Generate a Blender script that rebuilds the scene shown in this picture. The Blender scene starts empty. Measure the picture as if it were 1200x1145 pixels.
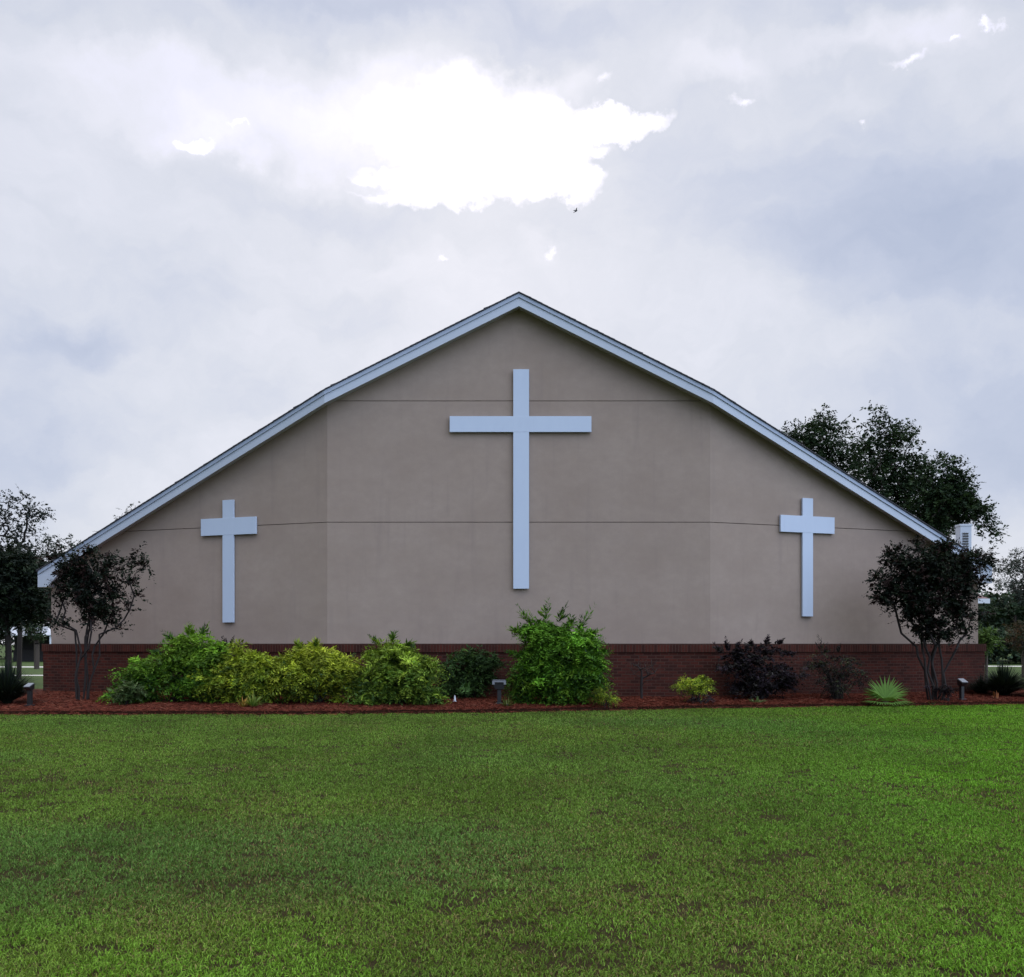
import bpy, math, random
import numpy as np
from mathutils import Vector

random.seed(7)
rng = np.random.default_rng(7)
sc = bpy.context.scene
col = sc.collection
R = math.radians

# ------------------------------------------------------------ camera
EYE = 1.5
F = 1200.0
cd = bpy.data.cameras.new("camera")
cam = bpy.data.objects.new("camera", cd)
col.objects.link(cam)
cam.location = (0, 0, EYE)
cam.rotation_euler = (R(90), 0, 0)
cd.sensor_width = 36
cd.sensor_fit = 'HORIZONTAL'
cd.lens = 36.0
cd.shift_y = (755 - 572.5) / 1200
cd.clip_end = 4000
sc.camera = cam


def P(px, py, D):
    """point at depth D seen at photo pixel (px,py)"""
    return ((px - 600) / F * D, D, EYE + (755 - py) / F * D)


# ------------------------------------------------------------ colour management
sc.view_settings.view_transform = 'Standard'
sc.view_settings.look = 'None'
sc.view_settings.exposure = 0.0
sc.view_settings.gamma = 1

# ------------------------------------------------------------ sun
SUN_EL, SUN_AZ = 27.0, -2.0          # ahead of the camera, behind thick cloud
sd = bpy.data.lights.new("sun", 'SUN')
sd.energy = 0.9
sd.angle = R(14)
sd.color = (1.0, 0.95, 0.86)
so = bpy.data.objects.new("sun", sd)
col.objects.link(so)
sdir = Vector((math.sin(R(SUN_AZ)) * math.cos(R(SUN_EL)), math.cos(R(SUN_AZ)) * math.cos(R(SUN_EL)), math.sin(R(SUN_EL))))
so.rotation_euler = sdir.to_track_quat('Z', 'Y').to_euler()
so.location = (0, 60, 60)

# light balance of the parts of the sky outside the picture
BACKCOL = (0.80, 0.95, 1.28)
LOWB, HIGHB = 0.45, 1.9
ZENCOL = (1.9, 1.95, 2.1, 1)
# ------------------------------------------------------------ world: overcast sky with a bright break
world = bpy.data.worlds.new("World")
sc.world = world
world.use_nodes = True
wt = world.node_tree
wt.nodes.clear()
WN, WL = wt.nodes, wt.links


def wmath(op, a, b=None, c=None, clamp=False):
    n = WN.new('ShaderNodeMath')
    n.operation = op
    n.use_clamp = clamp
    for i, v in enumerate((a, b, c)):
        if v is None:
            continue
        if isinstance(v, (int, float)):
            n.inputs[i].default_value = v
        else:
            WL.new(v, n.inputs[i])
    return n.outputs[0]


def wvec(op, a, b=None, scale=None):
    n = WN.new('ShaderNodeVectorMath')
    n.operation = op
    for i, v in enumerate((a, b)):
        if v is None:
            continue
        if isinstance(v, tuple):
            n.inputs[i].default_value = v
        else:
            WL.new(v, n.inputs[i])
    if scale is not None:
        n.inputs['Scale'].default_value = scale
    return n.outputs['Value'] if op == 'LENGTH' else n.outputs['Vector']


def wnoise(vec, scale, detail=5, rough=.55):
    n = WN.new('ShaderNodeTexNoise')
    n.inputs['Scale'].default_value = scale
    n.inputs['Detail'].default_value = detail
    n.inputs['Roughness'].default_value = rough
    WL.new(vec, n.inputs['Vector'])
    return n


tc = WN.new('ShaderNodeTexCoord')
dirv = tc.outputs['Generated']
nA = wvec('SCALE', wvec('SUBTRACT', wnoise(dirv, 5.0, 4).outputs['Color'], (.5, .5, .5)), scale=0.16)
nB = wvec('SCALE', wvec('SUBTRACT', wnoise(dirv, 19.0, 6, .6).outputs['Color'], (.5, .5, .5)), scale=0.060)
warped = wvec('ADD', wvec('ADD', dirv, nA), nB)


def azel(vec):
    s = WN.new('ShaderNodeSeparateXYZ')
    WL.new(vec, s.inputs[0])
    az = wmath('ARCTAN2', s.outputs[0], s.outputs[1])
    el = wmath('ARCSINE', s.outputs[2])
    c = WN.new('ShaderNodeCombineXYZ')
    WL.new(az, c.inputs[0])
    WL.new(el, c.inputs[1])
    return c.outputs[0], az, el, s


ae, az, el, _s = azel(warped)
nH = wvec('SCALE', wvec('SUBTRACT', wnoise(dirv, 8.0, 3).outputs['Color'], (.5, .5, .5)), scale=0.035)
ae2 = azel(wvec('ADD', wvec('ADD', dirv, nH), nB))[0]


def pix_ae(px, py):
    u, v = (px - 600) / F, (755 - py) / F
    a = math.atan(u)
    return a, math.atan(v * math.cos(a))


def blob(px, py, rx, ry, soft=1.0, coords=None):
    a, e = pix_ae(px, py)
    a2, e2 = pix_ae(px + rx, py)
    a3, e3 = pix_ae(px, py - ry)
    d = wvec('SUBTRACT', coords or ae, (a, e, 0))
    d = wvec('MULTIPLY', d, (1 / (a2 - a), 1 / (e3 - e), 0))
    ln = wvec('LENGTH', d)
    m = WN.new('ShaderNodeMapRange')
    m.interpolation_type = 'SMOOTHSTEP'
    m.inputs['From Min'].default_value = 1.0
    m.inputs['From Max'].default_value = 1.0 - soft
    WL.new(ln, m.inputs['Value'])
    return m.outputs['Result']


# broad cloud structure, stretched along the horizon
stretch = wvec('MULTIPLY', warped, (1.0, 1.0, 2.4))
big = wnoise(stretch, 2.6, 7, .52).outputs['Fac']
fine = wnoise(stretch, 9.0, 7, .58).outputs['Fac']
val = wmath('MULTIPLY_ADD', wmath('SUBTRACT', big, 0.5), 0.36, 0.640)
val = wmath('MULTIPLY_ADD', wmath('SUBTRACT', fine, 0.5), 0.20, val)
for (px, py, rx, ry, amt) in [
    (1080, 270, 360, 210, -.19), (1180, 520, 260, 200, -.07), (0, 540, 300, 140, -.06), (1150, 470, 260, 130, -.055), (820, 250, 110, 120, -.03),
    (500, 10, 620, 55, -.085), (950, 20, 280, 60, -.06), (75, 400, 110, 48, -.13),
    (190, 130, 230, 90, +.13), (400, 145, 260, 100, +.24), (560, 170, 280, 130, +.08), (430, 330, 420, 110, +.035),
    (1060, 50, 150, 40, +.10), (880, 100, 90, 40, +.08), (1010, 130, 60, 30, +.06), (650, 290, 60, 30, +.06), (235, 175, 80, 35, +.10), (710, 110, 60, 50, +.12), (1120, 50, 130, 40, +.08), (350, 520, 380, 90, +.03),
    (40, 620, 200, 90, -.03), (1150, 620, 200, 90, -.02)]:
    val = wmath('MULTIPLY_ADD', blob(px, py, rx, ry, 1.0), amt, val)
hole = None
for (px, py, rx, ry, sf) in [
    (570, 155, 165, 84, .45), (625, 188, 92, 48, .16), (705, 143, 84, 22, .25), (520, 222, 115, 28, .3),
    (218, 178, 26, 13, .5), (272, 163, 18, 6, 1), (1075, 70, 26, 9, 1),
    (1165, 36, 13, 6, 1), (1125, 48, 14, 6, 1), (868, 118, 18, 9, 1), (646, 284, 10, 8, 1),
    (714, 98, 13, 22, .7), (1006, 128, 9, 6, 1), (516, 310, 9, 6, 1)]:
    b = blob(px, py, rx, ry, sf, ae2)
    hole = b if hole is None else wmath('MAXIMUM', hole, b)
for (px, py, rx, ry, sf) in [(690, 105, 60, 20, .5), (415, 218, 62, 11, .5), (712, 180, 34, 11, .5)]:
    hole = wmath('MULTIPLY', hole, wmath('SUBTRACT', 1.0, blob(px, py, rx, ry, sf, ae2)))
val = wmath('MULTIPLY_ADD', hole, 0.30, val)
# the unseen sky behind the viewer is brightened and tinted to light the facade
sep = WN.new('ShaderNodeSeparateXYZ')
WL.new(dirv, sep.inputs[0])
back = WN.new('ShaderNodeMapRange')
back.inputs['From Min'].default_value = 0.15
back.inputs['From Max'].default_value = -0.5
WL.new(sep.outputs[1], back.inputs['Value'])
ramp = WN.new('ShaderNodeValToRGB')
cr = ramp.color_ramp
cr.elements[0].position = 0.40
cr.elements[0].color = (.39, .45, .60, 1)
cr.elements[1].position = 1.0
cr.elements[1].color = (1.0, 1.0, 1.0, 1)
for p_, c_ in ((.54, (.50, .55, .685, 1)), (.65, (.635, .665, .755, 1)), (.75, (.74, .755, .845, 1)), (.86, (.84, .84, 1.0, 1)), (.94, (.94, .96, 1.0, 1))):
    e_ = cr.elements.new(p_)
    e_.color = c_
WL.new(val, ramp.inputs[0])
# low over the trees behind the viewer it is dim, overhead it is bright, and raised to the right to light that wing
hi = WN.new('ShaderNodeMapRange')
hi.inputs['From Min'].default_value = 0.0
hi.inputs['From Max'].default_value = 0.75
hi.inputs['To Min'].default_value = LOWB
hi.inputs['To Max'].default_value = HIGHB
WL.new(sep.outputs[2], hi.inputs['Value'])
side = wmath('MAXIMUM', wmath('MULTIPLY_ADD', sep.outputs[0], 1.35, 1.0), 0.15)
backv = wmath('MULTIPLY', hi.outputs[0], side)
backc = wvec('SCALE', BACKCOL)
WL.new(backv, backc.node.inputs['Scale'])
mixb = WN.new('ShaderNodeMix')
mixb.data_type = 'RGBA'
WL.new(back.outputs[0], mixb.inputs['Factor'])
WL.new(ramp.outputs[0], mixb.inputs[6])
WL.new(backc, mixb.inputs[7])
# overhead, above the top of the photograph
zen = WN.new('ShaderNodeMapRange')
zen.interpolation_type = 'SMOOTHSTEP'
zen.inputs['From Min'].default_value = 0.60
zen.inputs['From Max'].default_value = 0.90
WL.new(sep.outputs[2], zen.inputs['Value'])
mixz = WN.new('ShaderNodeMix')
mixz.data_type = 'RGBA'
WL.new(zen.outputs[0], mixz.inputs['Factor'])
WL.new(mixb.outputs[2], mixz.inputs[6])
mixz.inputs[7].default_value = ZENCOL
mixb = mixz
sky = WN.new('ShaderNodeTexSky')
sky.sky_type = 'NISHITA'
sky.sun_disc = False
sky.sun_elevation = R(SUN_EL)
sky.sun_rotation = R(SUN_AZ)
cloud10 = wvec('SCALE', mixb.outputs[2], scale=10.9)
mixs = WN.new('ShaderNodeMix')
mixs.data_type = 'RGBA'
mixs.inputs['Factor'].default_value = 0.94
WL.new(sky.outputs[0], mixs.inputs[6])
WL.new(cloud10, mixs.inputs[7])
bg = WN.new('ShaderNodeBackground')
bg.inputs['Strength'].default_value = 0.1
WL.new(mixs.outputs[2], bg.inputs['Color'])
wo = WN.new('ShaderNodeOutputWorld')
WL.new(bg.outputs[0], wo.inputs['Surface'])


# ------------------------------------------------------------ helpers
def tag(o, label=None, cat=None, group=None, kind=None):
    if label: o['label'] = label
    if cat: o['category'] = cat
    if group: o['group'] = group
    if kind: o['kind'] = kind
    return o


def empty(name, loc=(0, 0, 0), rz=0):
    o = bpy.data.objects.new(name, None)
    o.empty_display_size = .2
    col.objects.link(o)
    o.location = loc
    o.rotation_euler = (0, 0, rz)
    return o


def mesh_np(name, V, faces, mat, parent=None, colr=None, uv=None, smooth=False):
    """V (n,3); faces = list of (m,k) int arrays; colr (n,3); uv per corner"""
    me = bpy.data.meshes.new(name)
    V = np.asarray(V, dtype=np.float32)
    faces = [np.asarray(f, dtype=np.int32) for f in faces if len(f)]
    nl = sum(f.size for f in faces)
    nf = sum(len(f) for f in faces)
    me.vertices.add(len(V))
    me.vertices.foreach_set('co', V.ravel())
    me.loops.add(nl)
    me.loops.foreach_set('vertex_index', np.concatenate([f.ravel() for f in faces]))
    me.polygons.add(nf)
    sizes = np.concatenate([np.full(len(f), f.shape[1], dtype=np.int32) for f in faces])
    starts = np.concatenate([[0], np.cumsum(sizes)[:-1]]).astype(np.int32)
    me.polygons.foreach_set('loop_start', starts)
    me.polygons.foreach_set('loop_total', sizes)
    if smooth:
        me.polygons.foreach_set('use_smooth', np.ones(nf, dtype=bool))
    if colr is not None:
        a = me.color_attributes.new('Col', 'FLOAT_COLOR', 'POINT')
        c4 = np.ones((len(V), 4), dtype=np.float32)
        c4[:, :3] = colr
        a.data.foreach_set('color', c4.ravel())
    if uv is not None:
        u = me.uv_layers.new(name='UVMap')
        u.data.foreach_set('uv', np.asarray(uv, dtype=np.float32).ravel())
    me.update(calc_edges=True)
    me.validate()
    if mat: me.materials.append(mat)
    o = bpy.data.objects.new(name, me)
    col.objects.link(o)
    if parent: o.parent = parent
    return o


class MB:
    """collects polygons, one mesh out"""
    def __init__(self):
        self.v, self.f, self.uv = [], [], []

    def poly(self, pts, uvs=None):
        n = len(self.v)
        self.v += [tuple(p) for p in pts]
        self.f.append(list(range(n, n + len(pts))))
        self.uv += list(uvs) if uvs is not None else [(p[0], p[2]) for p in pts]

    def prism(self, pts, off):
        """closed prism: planar outline pts extruded by vector off"""
        off = Vector(off)
        a = [Vector(p) for p in pts]
        b = [p + off for p in a]
        self.poly(a)
        self.poly(b[::-1])
        for i in range(len(a)):
            j = (i + 1) % len(a)
            self.poly([a[j], a[i], b[i], b[j]])

    def box(self, c, s, rz=0, rx=0):
        cx, cy, cz = c
        hx, hy, hz = s[0] / 2, s[1] / 2, s[2] / 2
        from mathutils import Matrix
        M = Matrix.Rotation(rz, 4, 'Z') @ Matrix.Rotation(rx, 4, 'X')
        q = [Vector((x, y, z)) for x in (-hx, hx) for y in (-hy, hy) for z in (-hz, hz)]
        q = [M @ p + Vector(c) for p in q]
        for f in ((0, 1, 3, 2), (4, 6, 7, 5), (0, 4, 5, 1), (2, 3, 7, 6), (0, 2, 6, 4), (1, 5, 7, 3)):
            self.poly([q[i] for i in f])

    def build(self, name, mat, parent=None, bevel=0):
        me = bpy.data.meshes.new(name)
        me.from_pydata(self.v, [], self.f)
        u = me.uv_layers.new(name='UVMap')
        u.data.foreach_set('uv', np.asarray(self.uv, dtype=np.float32).ravel())
        import bmesh
        bm = bmesh.new()
        bm.from_mesh(me)
        bmesh.ops.remove_doubles(bm, verts=bm.verts, dist=1e-5)
        bmesh.ops.recalc_face_normals(bm, faces=bm.faces)
        bm.to_mesh(me)
        bm.free()
        me.materials.append(mat)
        o = bpy.data.objects.new(name, me)
        col.objects.link(o)
        if parent: o.parent = parent
        if bevel:
            m = o.modifiers.new('bevel', 'BEVEL')
            m.width = bevel
            m.segments = 2
        return o


def tubes(segs, sides=6):
    """segs: list of (p0,p1,r0,r1) -> V, F"""
    p0 = np.array([s[0] for s in segs], dtype=float)
    p1 = np.array([s[1] for s in segs], dtype=float)
    r0 = np.array([s[2] for s in segs])[:, None, None]
    r1 = np.array([s[3] for s in segs])[:, None, None]
    d = p1 - p0
    L = np.linalg.norm(d, axis=1, keepdims=True) + 1e-9
    d = d / L
    ref = np.where(np.abs(d[:, 2:3]) > .9, np.array([[1., 0, 0]]), np.array([[0, 0, 1.]]))
    a = np.cross(d, ref)
    a /= np.linalg.norm(a, axis=1, keepdims=True)
    b = np.cross(d, a)
    th = np.linspace(0, 2 * np.pi, sides, endpoint=False)
    ring = a[:, None, :] * np.cos(th)[None, :, None] + b[:, None, :] * np.sin(th)[None, :, None]
    V = np.concatenate([p0[:, None, :] + ring * r0, p1[:, None, :] + ring * r1], axis=1)
    n = len(segs)
    base = (np.arange(n) * 2 * sides)[:, None]
    i = np.arange(sides)
    j = (i + 1) % sides
    F_ = np.stack([base + i, base + j, base + j + sides, base + i + sides], axis=2).reshape(-1, 4)
    return V.reshape(-1, 3), F_


def nrm(a):
    return a / (np.linalg.norm(a, axis=-1, keepdims=True) + 1e-9)


def randdir(n):
    return nrm(rng.normal(size=(n, 3)))


def fronds(O, D, L, K, ll, lw, droop=.25, fwd=.55, colr=None, cvar=.2, rach=0.0):
    """sprays of leaflets: O origins (n,3), D dirs, L lengths (n,), K pairs. returns V, quads, colours"""
    n = len(O)
    D = nrm(D)
    t = (np.arange(K) + .6) / K
    up = np.array([0, 0, 1.0])
    S = nrm(np.cross(D, up + .45 * rng.normal(size=(n, 3))))
    pos = O[:, None, :] + D[:, None, :] * (L[:, None, None] * t[None, :, None]) - up * (droop * L[:, None, None] * (t ** 2)[None, :, None])
    sgn = np.array([1, -1])
    pos = np.repeat(pos[:, :, None, :], 2, axis=2)
    taper = (1.05 - .55 * np.abs(t - .35) * 1.6)[None, :, None, None]
    ld = D[:, None, None, :] * fwd + S[:, None, None, :] * sgn[None, None, :, None] * .9 - up * droop * .5
    ld = nrm(ld + .28 * rng.normal(size=(n, K, 2, 3)))
    W = nrm(np.cross(ld, up + .6 * rng.normal(size=(n, K, 2, 3))))
    sc_ = taper * (1 + .3 * rng.normal(size=(n, K, 2, 1))).clip(.5, 1.6)
    b = pos
    tip = pos + ld * ll * sc_
    mid = pos + ld * ll * sc_ * .45 - up * ll * .06
    m1 = mid + W * lw * .5 * sc_
    m2 = mid - W * lw * .5 * sc_
    V = np.stack([b, m1, tip, m2], axis=3).reshape(-1, 3)
    F_ = np.arange(len(V)).reshape(-1, 4)
    C = None
    if colr is not None:
        cc = np.repeat(colr[:, None, :], K * 2, axis=1)
        cc = cc * (1 + cvar * rng.normal(size=(n, K * 2, 1))).clip(.4, 1.8)
        C = np.repeat(cc.reshape(-1, 3), 4, axis=0)
    return V, F_, C


def vnoise(x, y, s, seed=0):
    """smooth value noise in numpy"""
    x = x / s + seed * 17.3
    y = y / s + seed * 9.7
    xi, yi = np.floor(x).astype(int), np.floor(y).astype(int)
    fx, fy = x - xi, y - yi
    fx = fx * fx * (3 - 2 * fx)
    fy = fy * fy * (3 - 2 * fy)

    def h(a, b):
        n = (a * 374761393 + b * 668265263 + seed * 1442695) & 0x7fffffff
        n = ((n ^ (n >> 13)) * 1274126177) & 0x7fffffff
        return ((n ^ (n >> 16)) & 0xffff) / 65535.0
    return (h(xi, yi) * (1 - fx) + h(xi + 1, yi) * fx) * (1 - fy) + (h(xi, yi + 1) * (1 - fx) + h(xi + 1, yi + 1) * fx) * fy


def fbm(x, y, s, seed=0, o=4):
    r, a, t = 0, 1, 0
    for i in range(o):
        r = r + a * vnoise(x, y, s / 2 ** i, seed + i)
        t += a
        a *= .55
    return r / t


# ------------------------------------------------------------ materials
def newmat(name):
    m = bpy.data.materials.new(name)
    m.use_nodes = True
    nt = m.node_tree
    return m, nt, nt.nodes['Principled BSDF'], nt.nodes['Material Output']


def lk(nt, a, b):
    nt.links.new(a, b)


def mixrgb(nt, fac, a, b, mode='MIX'):
    n = nt.nodes.new('ShaderNodeMix')
    n.data_type = 'RGBA'
    n.blend_type = mode
    for s, v in ((n.inputs['Factor'], fac), (n.inputs[6], a), (n.inputs[7], b)):
        if isinstance(v, (int, float)):
            s.default_value = v
        elif isinstance(v, tuple):
            s.default_value = (*v[:3], 1)
        else:
            lk(nt, v, s)
    return n.outputs[2]


def noise(nt, scale, detail=4, rough=.55, coord='Object', stretch=None):
    t = nt.nodes.new('ShaderNodeTexCoord')
    n = nt.nodes.new('ShaderNodeTexNoise')
    n.inputs['Scale'].default_value = scale
    n.inputs['Detail'].default_value = detail
    n.inputs['Roughness'].default_value = rough
    src = t.outputs[coord]
    if stretch:
        mp = nt.nodes.new('ShaderNodeMapping')
        mp.inputs['Scale'].default_value = stretch
        lk(nt, src, mp.inputs[0])
        src = mp.outputs[0]
    lk(nt, src, n.inputs['Vector'])
    return n.outputs['Fac']


def rampf(nt, src, lo, hi, a=0.0, b=1.0):
    m = nt.nodes.new('ShaderNodeMapRange')
    m.inputs['From Min'].default_value = lo
    m.inputs['From Max'].default_value = hi
    m.inputs['To Min'].default_value = a
    m.inputs['To Max'].default_value = b
    lk(nt, src, m.inputs['Value'])
    return m.outputs[0]


def bump(nt, bs, h, strength=.3, dist=.01):
    b = nt.nodes.new('ShaderNodeBump')
    b.inputs['Strength'].default_value = strength
    b.inputs['Distance'].default_value = dist
    lk(nt, h, b.inputs['Height'])
    lk(nt, b.outputs[0], bs.inputs['Normal'])


def leafmat(name, trans=.3, rough=.5, tint=(1, 1, 1), spec=.35):
    m, nt, bs, out = newmat(name)
    at = nt.nodes.new('ShaderNodeAttribute')
    at.attribute_name = 'Col'
    c = mixrgb(nt, 1.0, at.outputs['Color'], tint, 'MULTIPLY')
    lk(nt, c, bs.inputs['Base Color'])
    bs.inputs['Roughness'].default_value = rough
    bs.inputs['Specular IOR Level'].default_value = spec
    tr = nt.nodes.new('ShaderNodeBsdfTranslucent')
    c2 = mixrgb(nt, 1.0, c, (1.5, 1.6, .6), 'MULTIPLY')
    lk(nt, c2, tr.inputs['Color'])
    mx = nt.nodes.new('ShaderNodeMixShader')
    mx.inputs[0].default_value = trans
    lk(nt, bs.outputs[0], mx.inputs[1])
    lk(nt, tr.outputs[0], mx.inputs[2])
    lk(nt, mx.outputs[0], out.inputs['Surface'])
    return m


M = {}
M['leaf'] = leafmat('leaf', trans=.14, rough=.55, spec=.14)
M['leaf_dark'] = leafmat('leaf_dark', trans=.08, rough=.65, spec=.10)
M['grass'] = leafmat('grass_blade', trans=.18, rough=.8, spec=.04)

m, nt, bs, _ = newmat('bark')
c = mixrgb(nt, noise(nt, 14, 5, stretch=(1, 1, .25)), (.10, .078, .062), (.035, .027, .022))
lk(nt, c, bs.inputs['Base Color']); bs.inputs['Roughness'].default_value = .9
bump(nt, bs, noise(nt, 40, 4), .4, .01)
M['bark'] = m
m, nt, bs, _ = newmat('dark_twig')
c = mixrgb(nt, noise(nt, 12, 3), (.030, .022, .019), (.014, .010, .009))
lk(nt, c, bs.inputs['Base Color']); bs.inputs['Roughness'].default_value = .9
M['twig'] = m

# stucco: tan, fine sand finish, trowel sweeps and weather marks
m, nt, bs, _ = newmat('stucco')
n1 = noise(nt, .55, 5, .6, stretch=(1, 1, 1.6))
n2 = noise(nt, 3.4, 6, .7, stretch=(1, 1, 1.3))
n3 = noise(nt, 120, 3, .7)
c = mixrgb(nt, rampf(nt, n1, .3, .7), (.350, .272, .218), (.415, .330, .270))
c = mixrgb(nt, rampf(nt, n2, .35, .75, 0, .5), c, (.30, .235, .20))
c = mixrgb(nt, rampf(nt, n3, .3, .7, 0, .22), c, (.26, .20, .17))
st = noise(nt, 1.6, 4, .6, stretch=(3.0, 3.0, .22))
c = mixrgb(nt, rampf(nt, st, .56, .80, 0, .42), c, (.27, .215, .19))
lk(nt, c, bs.inputs['Base Color']); bs.inputs['Roughness'].default_value = .92
bs.inputs['Specular IOR Level'].default_value = .15
bmix = nt.nodes.new('ShaderNodeMath'); bmix.operation = 'MULTIPLY_ADD'
lk(nt, n2, bmix.inputs[0]); bmix.inputs[1].default_value = .9; lk(nt, n3, bmix.inputs[2])
bump(nt, bs, bmix.outputs[0], .5, .008)
M['stucco'] = m

m, nt, bs, _ = newmat('joint_shadow_gap')
bs.inputs['Base Color'].default_value = (.10, .08, .07, 1); bs.inputs['Roughness'].default_value = .95
M['joint'] = m


def brickmat(name, bw, bh, mort=.009, off=.5):
    m, nt, bs, _ = newmat(name)
    uvn = nt.nodes.new('ShaderNodeUVMap')
    br = nt.nodes.new('ShaderNodeTexBrick')
    br.offset = off
    lk(nt, uvn.outputs[0], br.inputs['Vector'])
    br.inputs['Scale'].default_value = 1.0
    br.inputs['Brick Width'].default_value = bw
    br.inputs['Row Height'].default_value = bh
    br.inputs['Mortar Size'].default_value = mort
    br.inputs['Mortar Smooth'].default_value = .3
    br.inputs['Bias'].default_value = -.1
    br.inputs['Color1'].default_value = (.100, .023, .014, 1)
    br.inputs['Color2'].default_value = (.034, .010, .007, 1)
    br.inputs['Mortar'].default_value = (.095, .050, .036, 1)
    n1 = noise(nt, 2.2, 5, .65)
    n2 = noise(nt, 60, 4, .6)
    c = mixrgb(nt, rampf(nt, n1, .35, .75, 0, .55), br.outputs['Color'], (.030, .011, .008))
    c = mixrgb(nt, rampf(nt, n2, .4, .75, 0, .4), c, (.024, .010, .008))
    lk(nt, c, bs.inputs['Base Color'])
    bs.inputs['Roughness'].default_value = .85
    bs.inputs['Specular IOR Level'].default_value = .2
    inv = nt.nodes.new('ShaderNodeMath'); inv.operation = 'SUBTRACT'; inv.inputs[0].default_value = 1
    lk(nt, br.outputs['Fac'], inv.inputs[1])
    ad = nt.nodes.new('ShaderNodeMath'); ad.operation = 'MULTIPLY_ADD'; lk(nt, n2, ad.inputs[0]); ad.inputs[1].default_value = .4; lk(nt, inv.outputs[0], ad.inputs[2])
    bump(nt, bs, ad.outputs[0], .8, .012)
    return m


M['brick'] = brickmat('red_brick', .213, .0762)
M['soldier'] = brickmat('soldier_brick', .0762, .213, off=0)


def paint(name, c1, c2, rough=.5, bs_=.15):
    m, nt, bs, _ = newmat(name)
    c = mixrgb(nt, noise(nt, 2.5, 6, .65, stretch=(1, 1, .5)), c1, c2)
    c = mixrgb(nt, rampf(nt, noise(nt, 1.3, 5, .7, stretch=(6, 6, .5)), .62, .85, 0, .25), c, tuple(x * .6 for x in c1))
    lk(nt, c, bs.inputs['Base Color'])
    bs.inputs['Roughness'].default_value = rough
    bump(nt, bs, noise(nt, 25, 4), bs_, .004)
    return m


M['cross'] = paint('cross_paint', (.50, .58, .71), (.58, .66, .78), .45)
M['cross_edge'] = paint('cross_edge_paint', (.30, .36, .50), (.34, .40, .54), .5)
M['fascia'] = paint('fascia_paint', (.48, .53, .61), (.56, .61, .69), .5)
M['trim'] = paint('rake_trim_paint', (.36, .42, .53), (.42, .48, .59), .5)
M['soffit'] = paint('soffit_paint', (.42, .42, .42), (.48, .48, .48), .6)
M['white'] = paint('white_paint', (.62, .66, .72), (.70, .73, .78), .5)
M['shingle'] = paint('dark_shingle', (.045, .045, .055), (.075, .07, .08), .9, .6)
M['redroof'] = paint('brown_shingle', (.15, .09, .085), (.20, .12, .11), .9, .6)
M['black'] = paint('black_metal', (.012, .012, .013), (.02, .02, .022), .4)
M['louver'] = paint('grey_louvre', (.12, .12, .13), (.17, .17, .18), .6)
M['metalroof'] = paint('white_metal_roof', (.38, .40, .44), (.48, .50, .54), .5)
M['darkwood'] = paint('dark_wood', (.02, .018, .018), (.035, .03, .028), .9)
M['orange'] = paint('orange_brown', (.35, .12, .04), (.45, .18, .06), .7)
M['bird'] = paint('bird_plumage', (.03, .03, .035), (.05, .05, .055), .8)
m, nt, bs, _ = newmat('lamp_glass')
bs.inputs['Base Color'].default_value = (.20, .21, .23, 1); bs.inputs['Roughness'].default_value = .18
M['glass'] = m
m, nt, bs, _ = newmat('pale_concrete')
c = mixrgb(nt, noise(nt, 1.5, 6), (.42, .40, .36), (.58, .55, .50))
lk(nt, c, bs.inputs['Base Color']); bs.inputs['Roughness'].default_value = .9
M['concrete'] = m

# ground under and beyond the grass blades
m, nt, bs, _ = newmat('lawn_ground')
nA_ = noise(nt, .35, 6, .6)
nB_ = noise(nt, 9, 6, .65)
c = mixrgb(nt, rampf(nt, nA_, .35, .65), (.052, .088, .026), (.070, .108, .028))
c = mixrgb(nt, rampf(nt, nB_, .35, .75, 0, .6), c, (.030, .032, .014))
lk(nt, c, bs.inputs['Base Color']); bs.inputs['Roughness'].default_value = .95
bs.inputs['Specular IOR Level'].default_value = .1
bump(nt, bs, nB_, .7, .03)
M['ground'] = m

m, nt, bs, _ = newmat('mulch')
n1 = noise(nt, 1.4, 6, .65)
n2 = noise(nt, 22, 6, .7, stretch=(.5, 1, 1))
c = mixrgb(nt, rampf(nt, n2, .3, .72), (.068, .020, .011), (.150, .041, .021))
c = mixrgb(nt, rampf(nt, n1, .4, .7, 0, .45), c, (.075, .022, .018))
lk(nt, c, bs.inputs['Base Color']); bs.inputs['Roughness'].default_value = .95
bs.inputs['Specular IOR Level'].default_value = .1
bump(nt, bs, n2, .6, .02)
M['mulch'] = m
m, nt, bs, _ = newmat('soil')
c = mixrgb(nt, noise(nt, 8, 5), (.020, .010, .007), (.050, .022, .014))
lk(nt, c, bs.inputs['Base Color']); bs.inputs['Roughness'].default_value = 1; bs.inputs['Specular IOR Level'].default_value = 0
M['soil'] = m
M['straw'] = leafmat('pine_straw', trans=0.0, rough=.9, spec=.1)

# ------------------------------------------------------------ ground, bed, paths
nx = [-1500, -200, -60, -30, 30, 60, 200, 1500]
ny = [-300, -30, 0, 30, 60, 120, 400, 2500]
V = [(x, y, 0) for y in ny for x in nx]
Fq = [[j * 8 + i, j * 8 + i + 1, j * 8 + i + 9, j * 8 + i + 8] for j in range(7) for i in range(7)]
tag(mesh_np('ground', V, [Fq], M['ground']), kind='structure')

EX = np.array([-40, -10.8, -3.6, 0, 3.1, 8.2, 12.7, 20, 40])
EY = np.array([21.9, 21.7, 21.75, 22.4, 23.35, 24.6, 25.3, 26.6, 29])


def edgeY(x):
    return np.interp(x, EX, EY) + .05 * np.sin(x * 1.7) + .03 * np.sin(x * 4.9 + 1)


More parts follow.
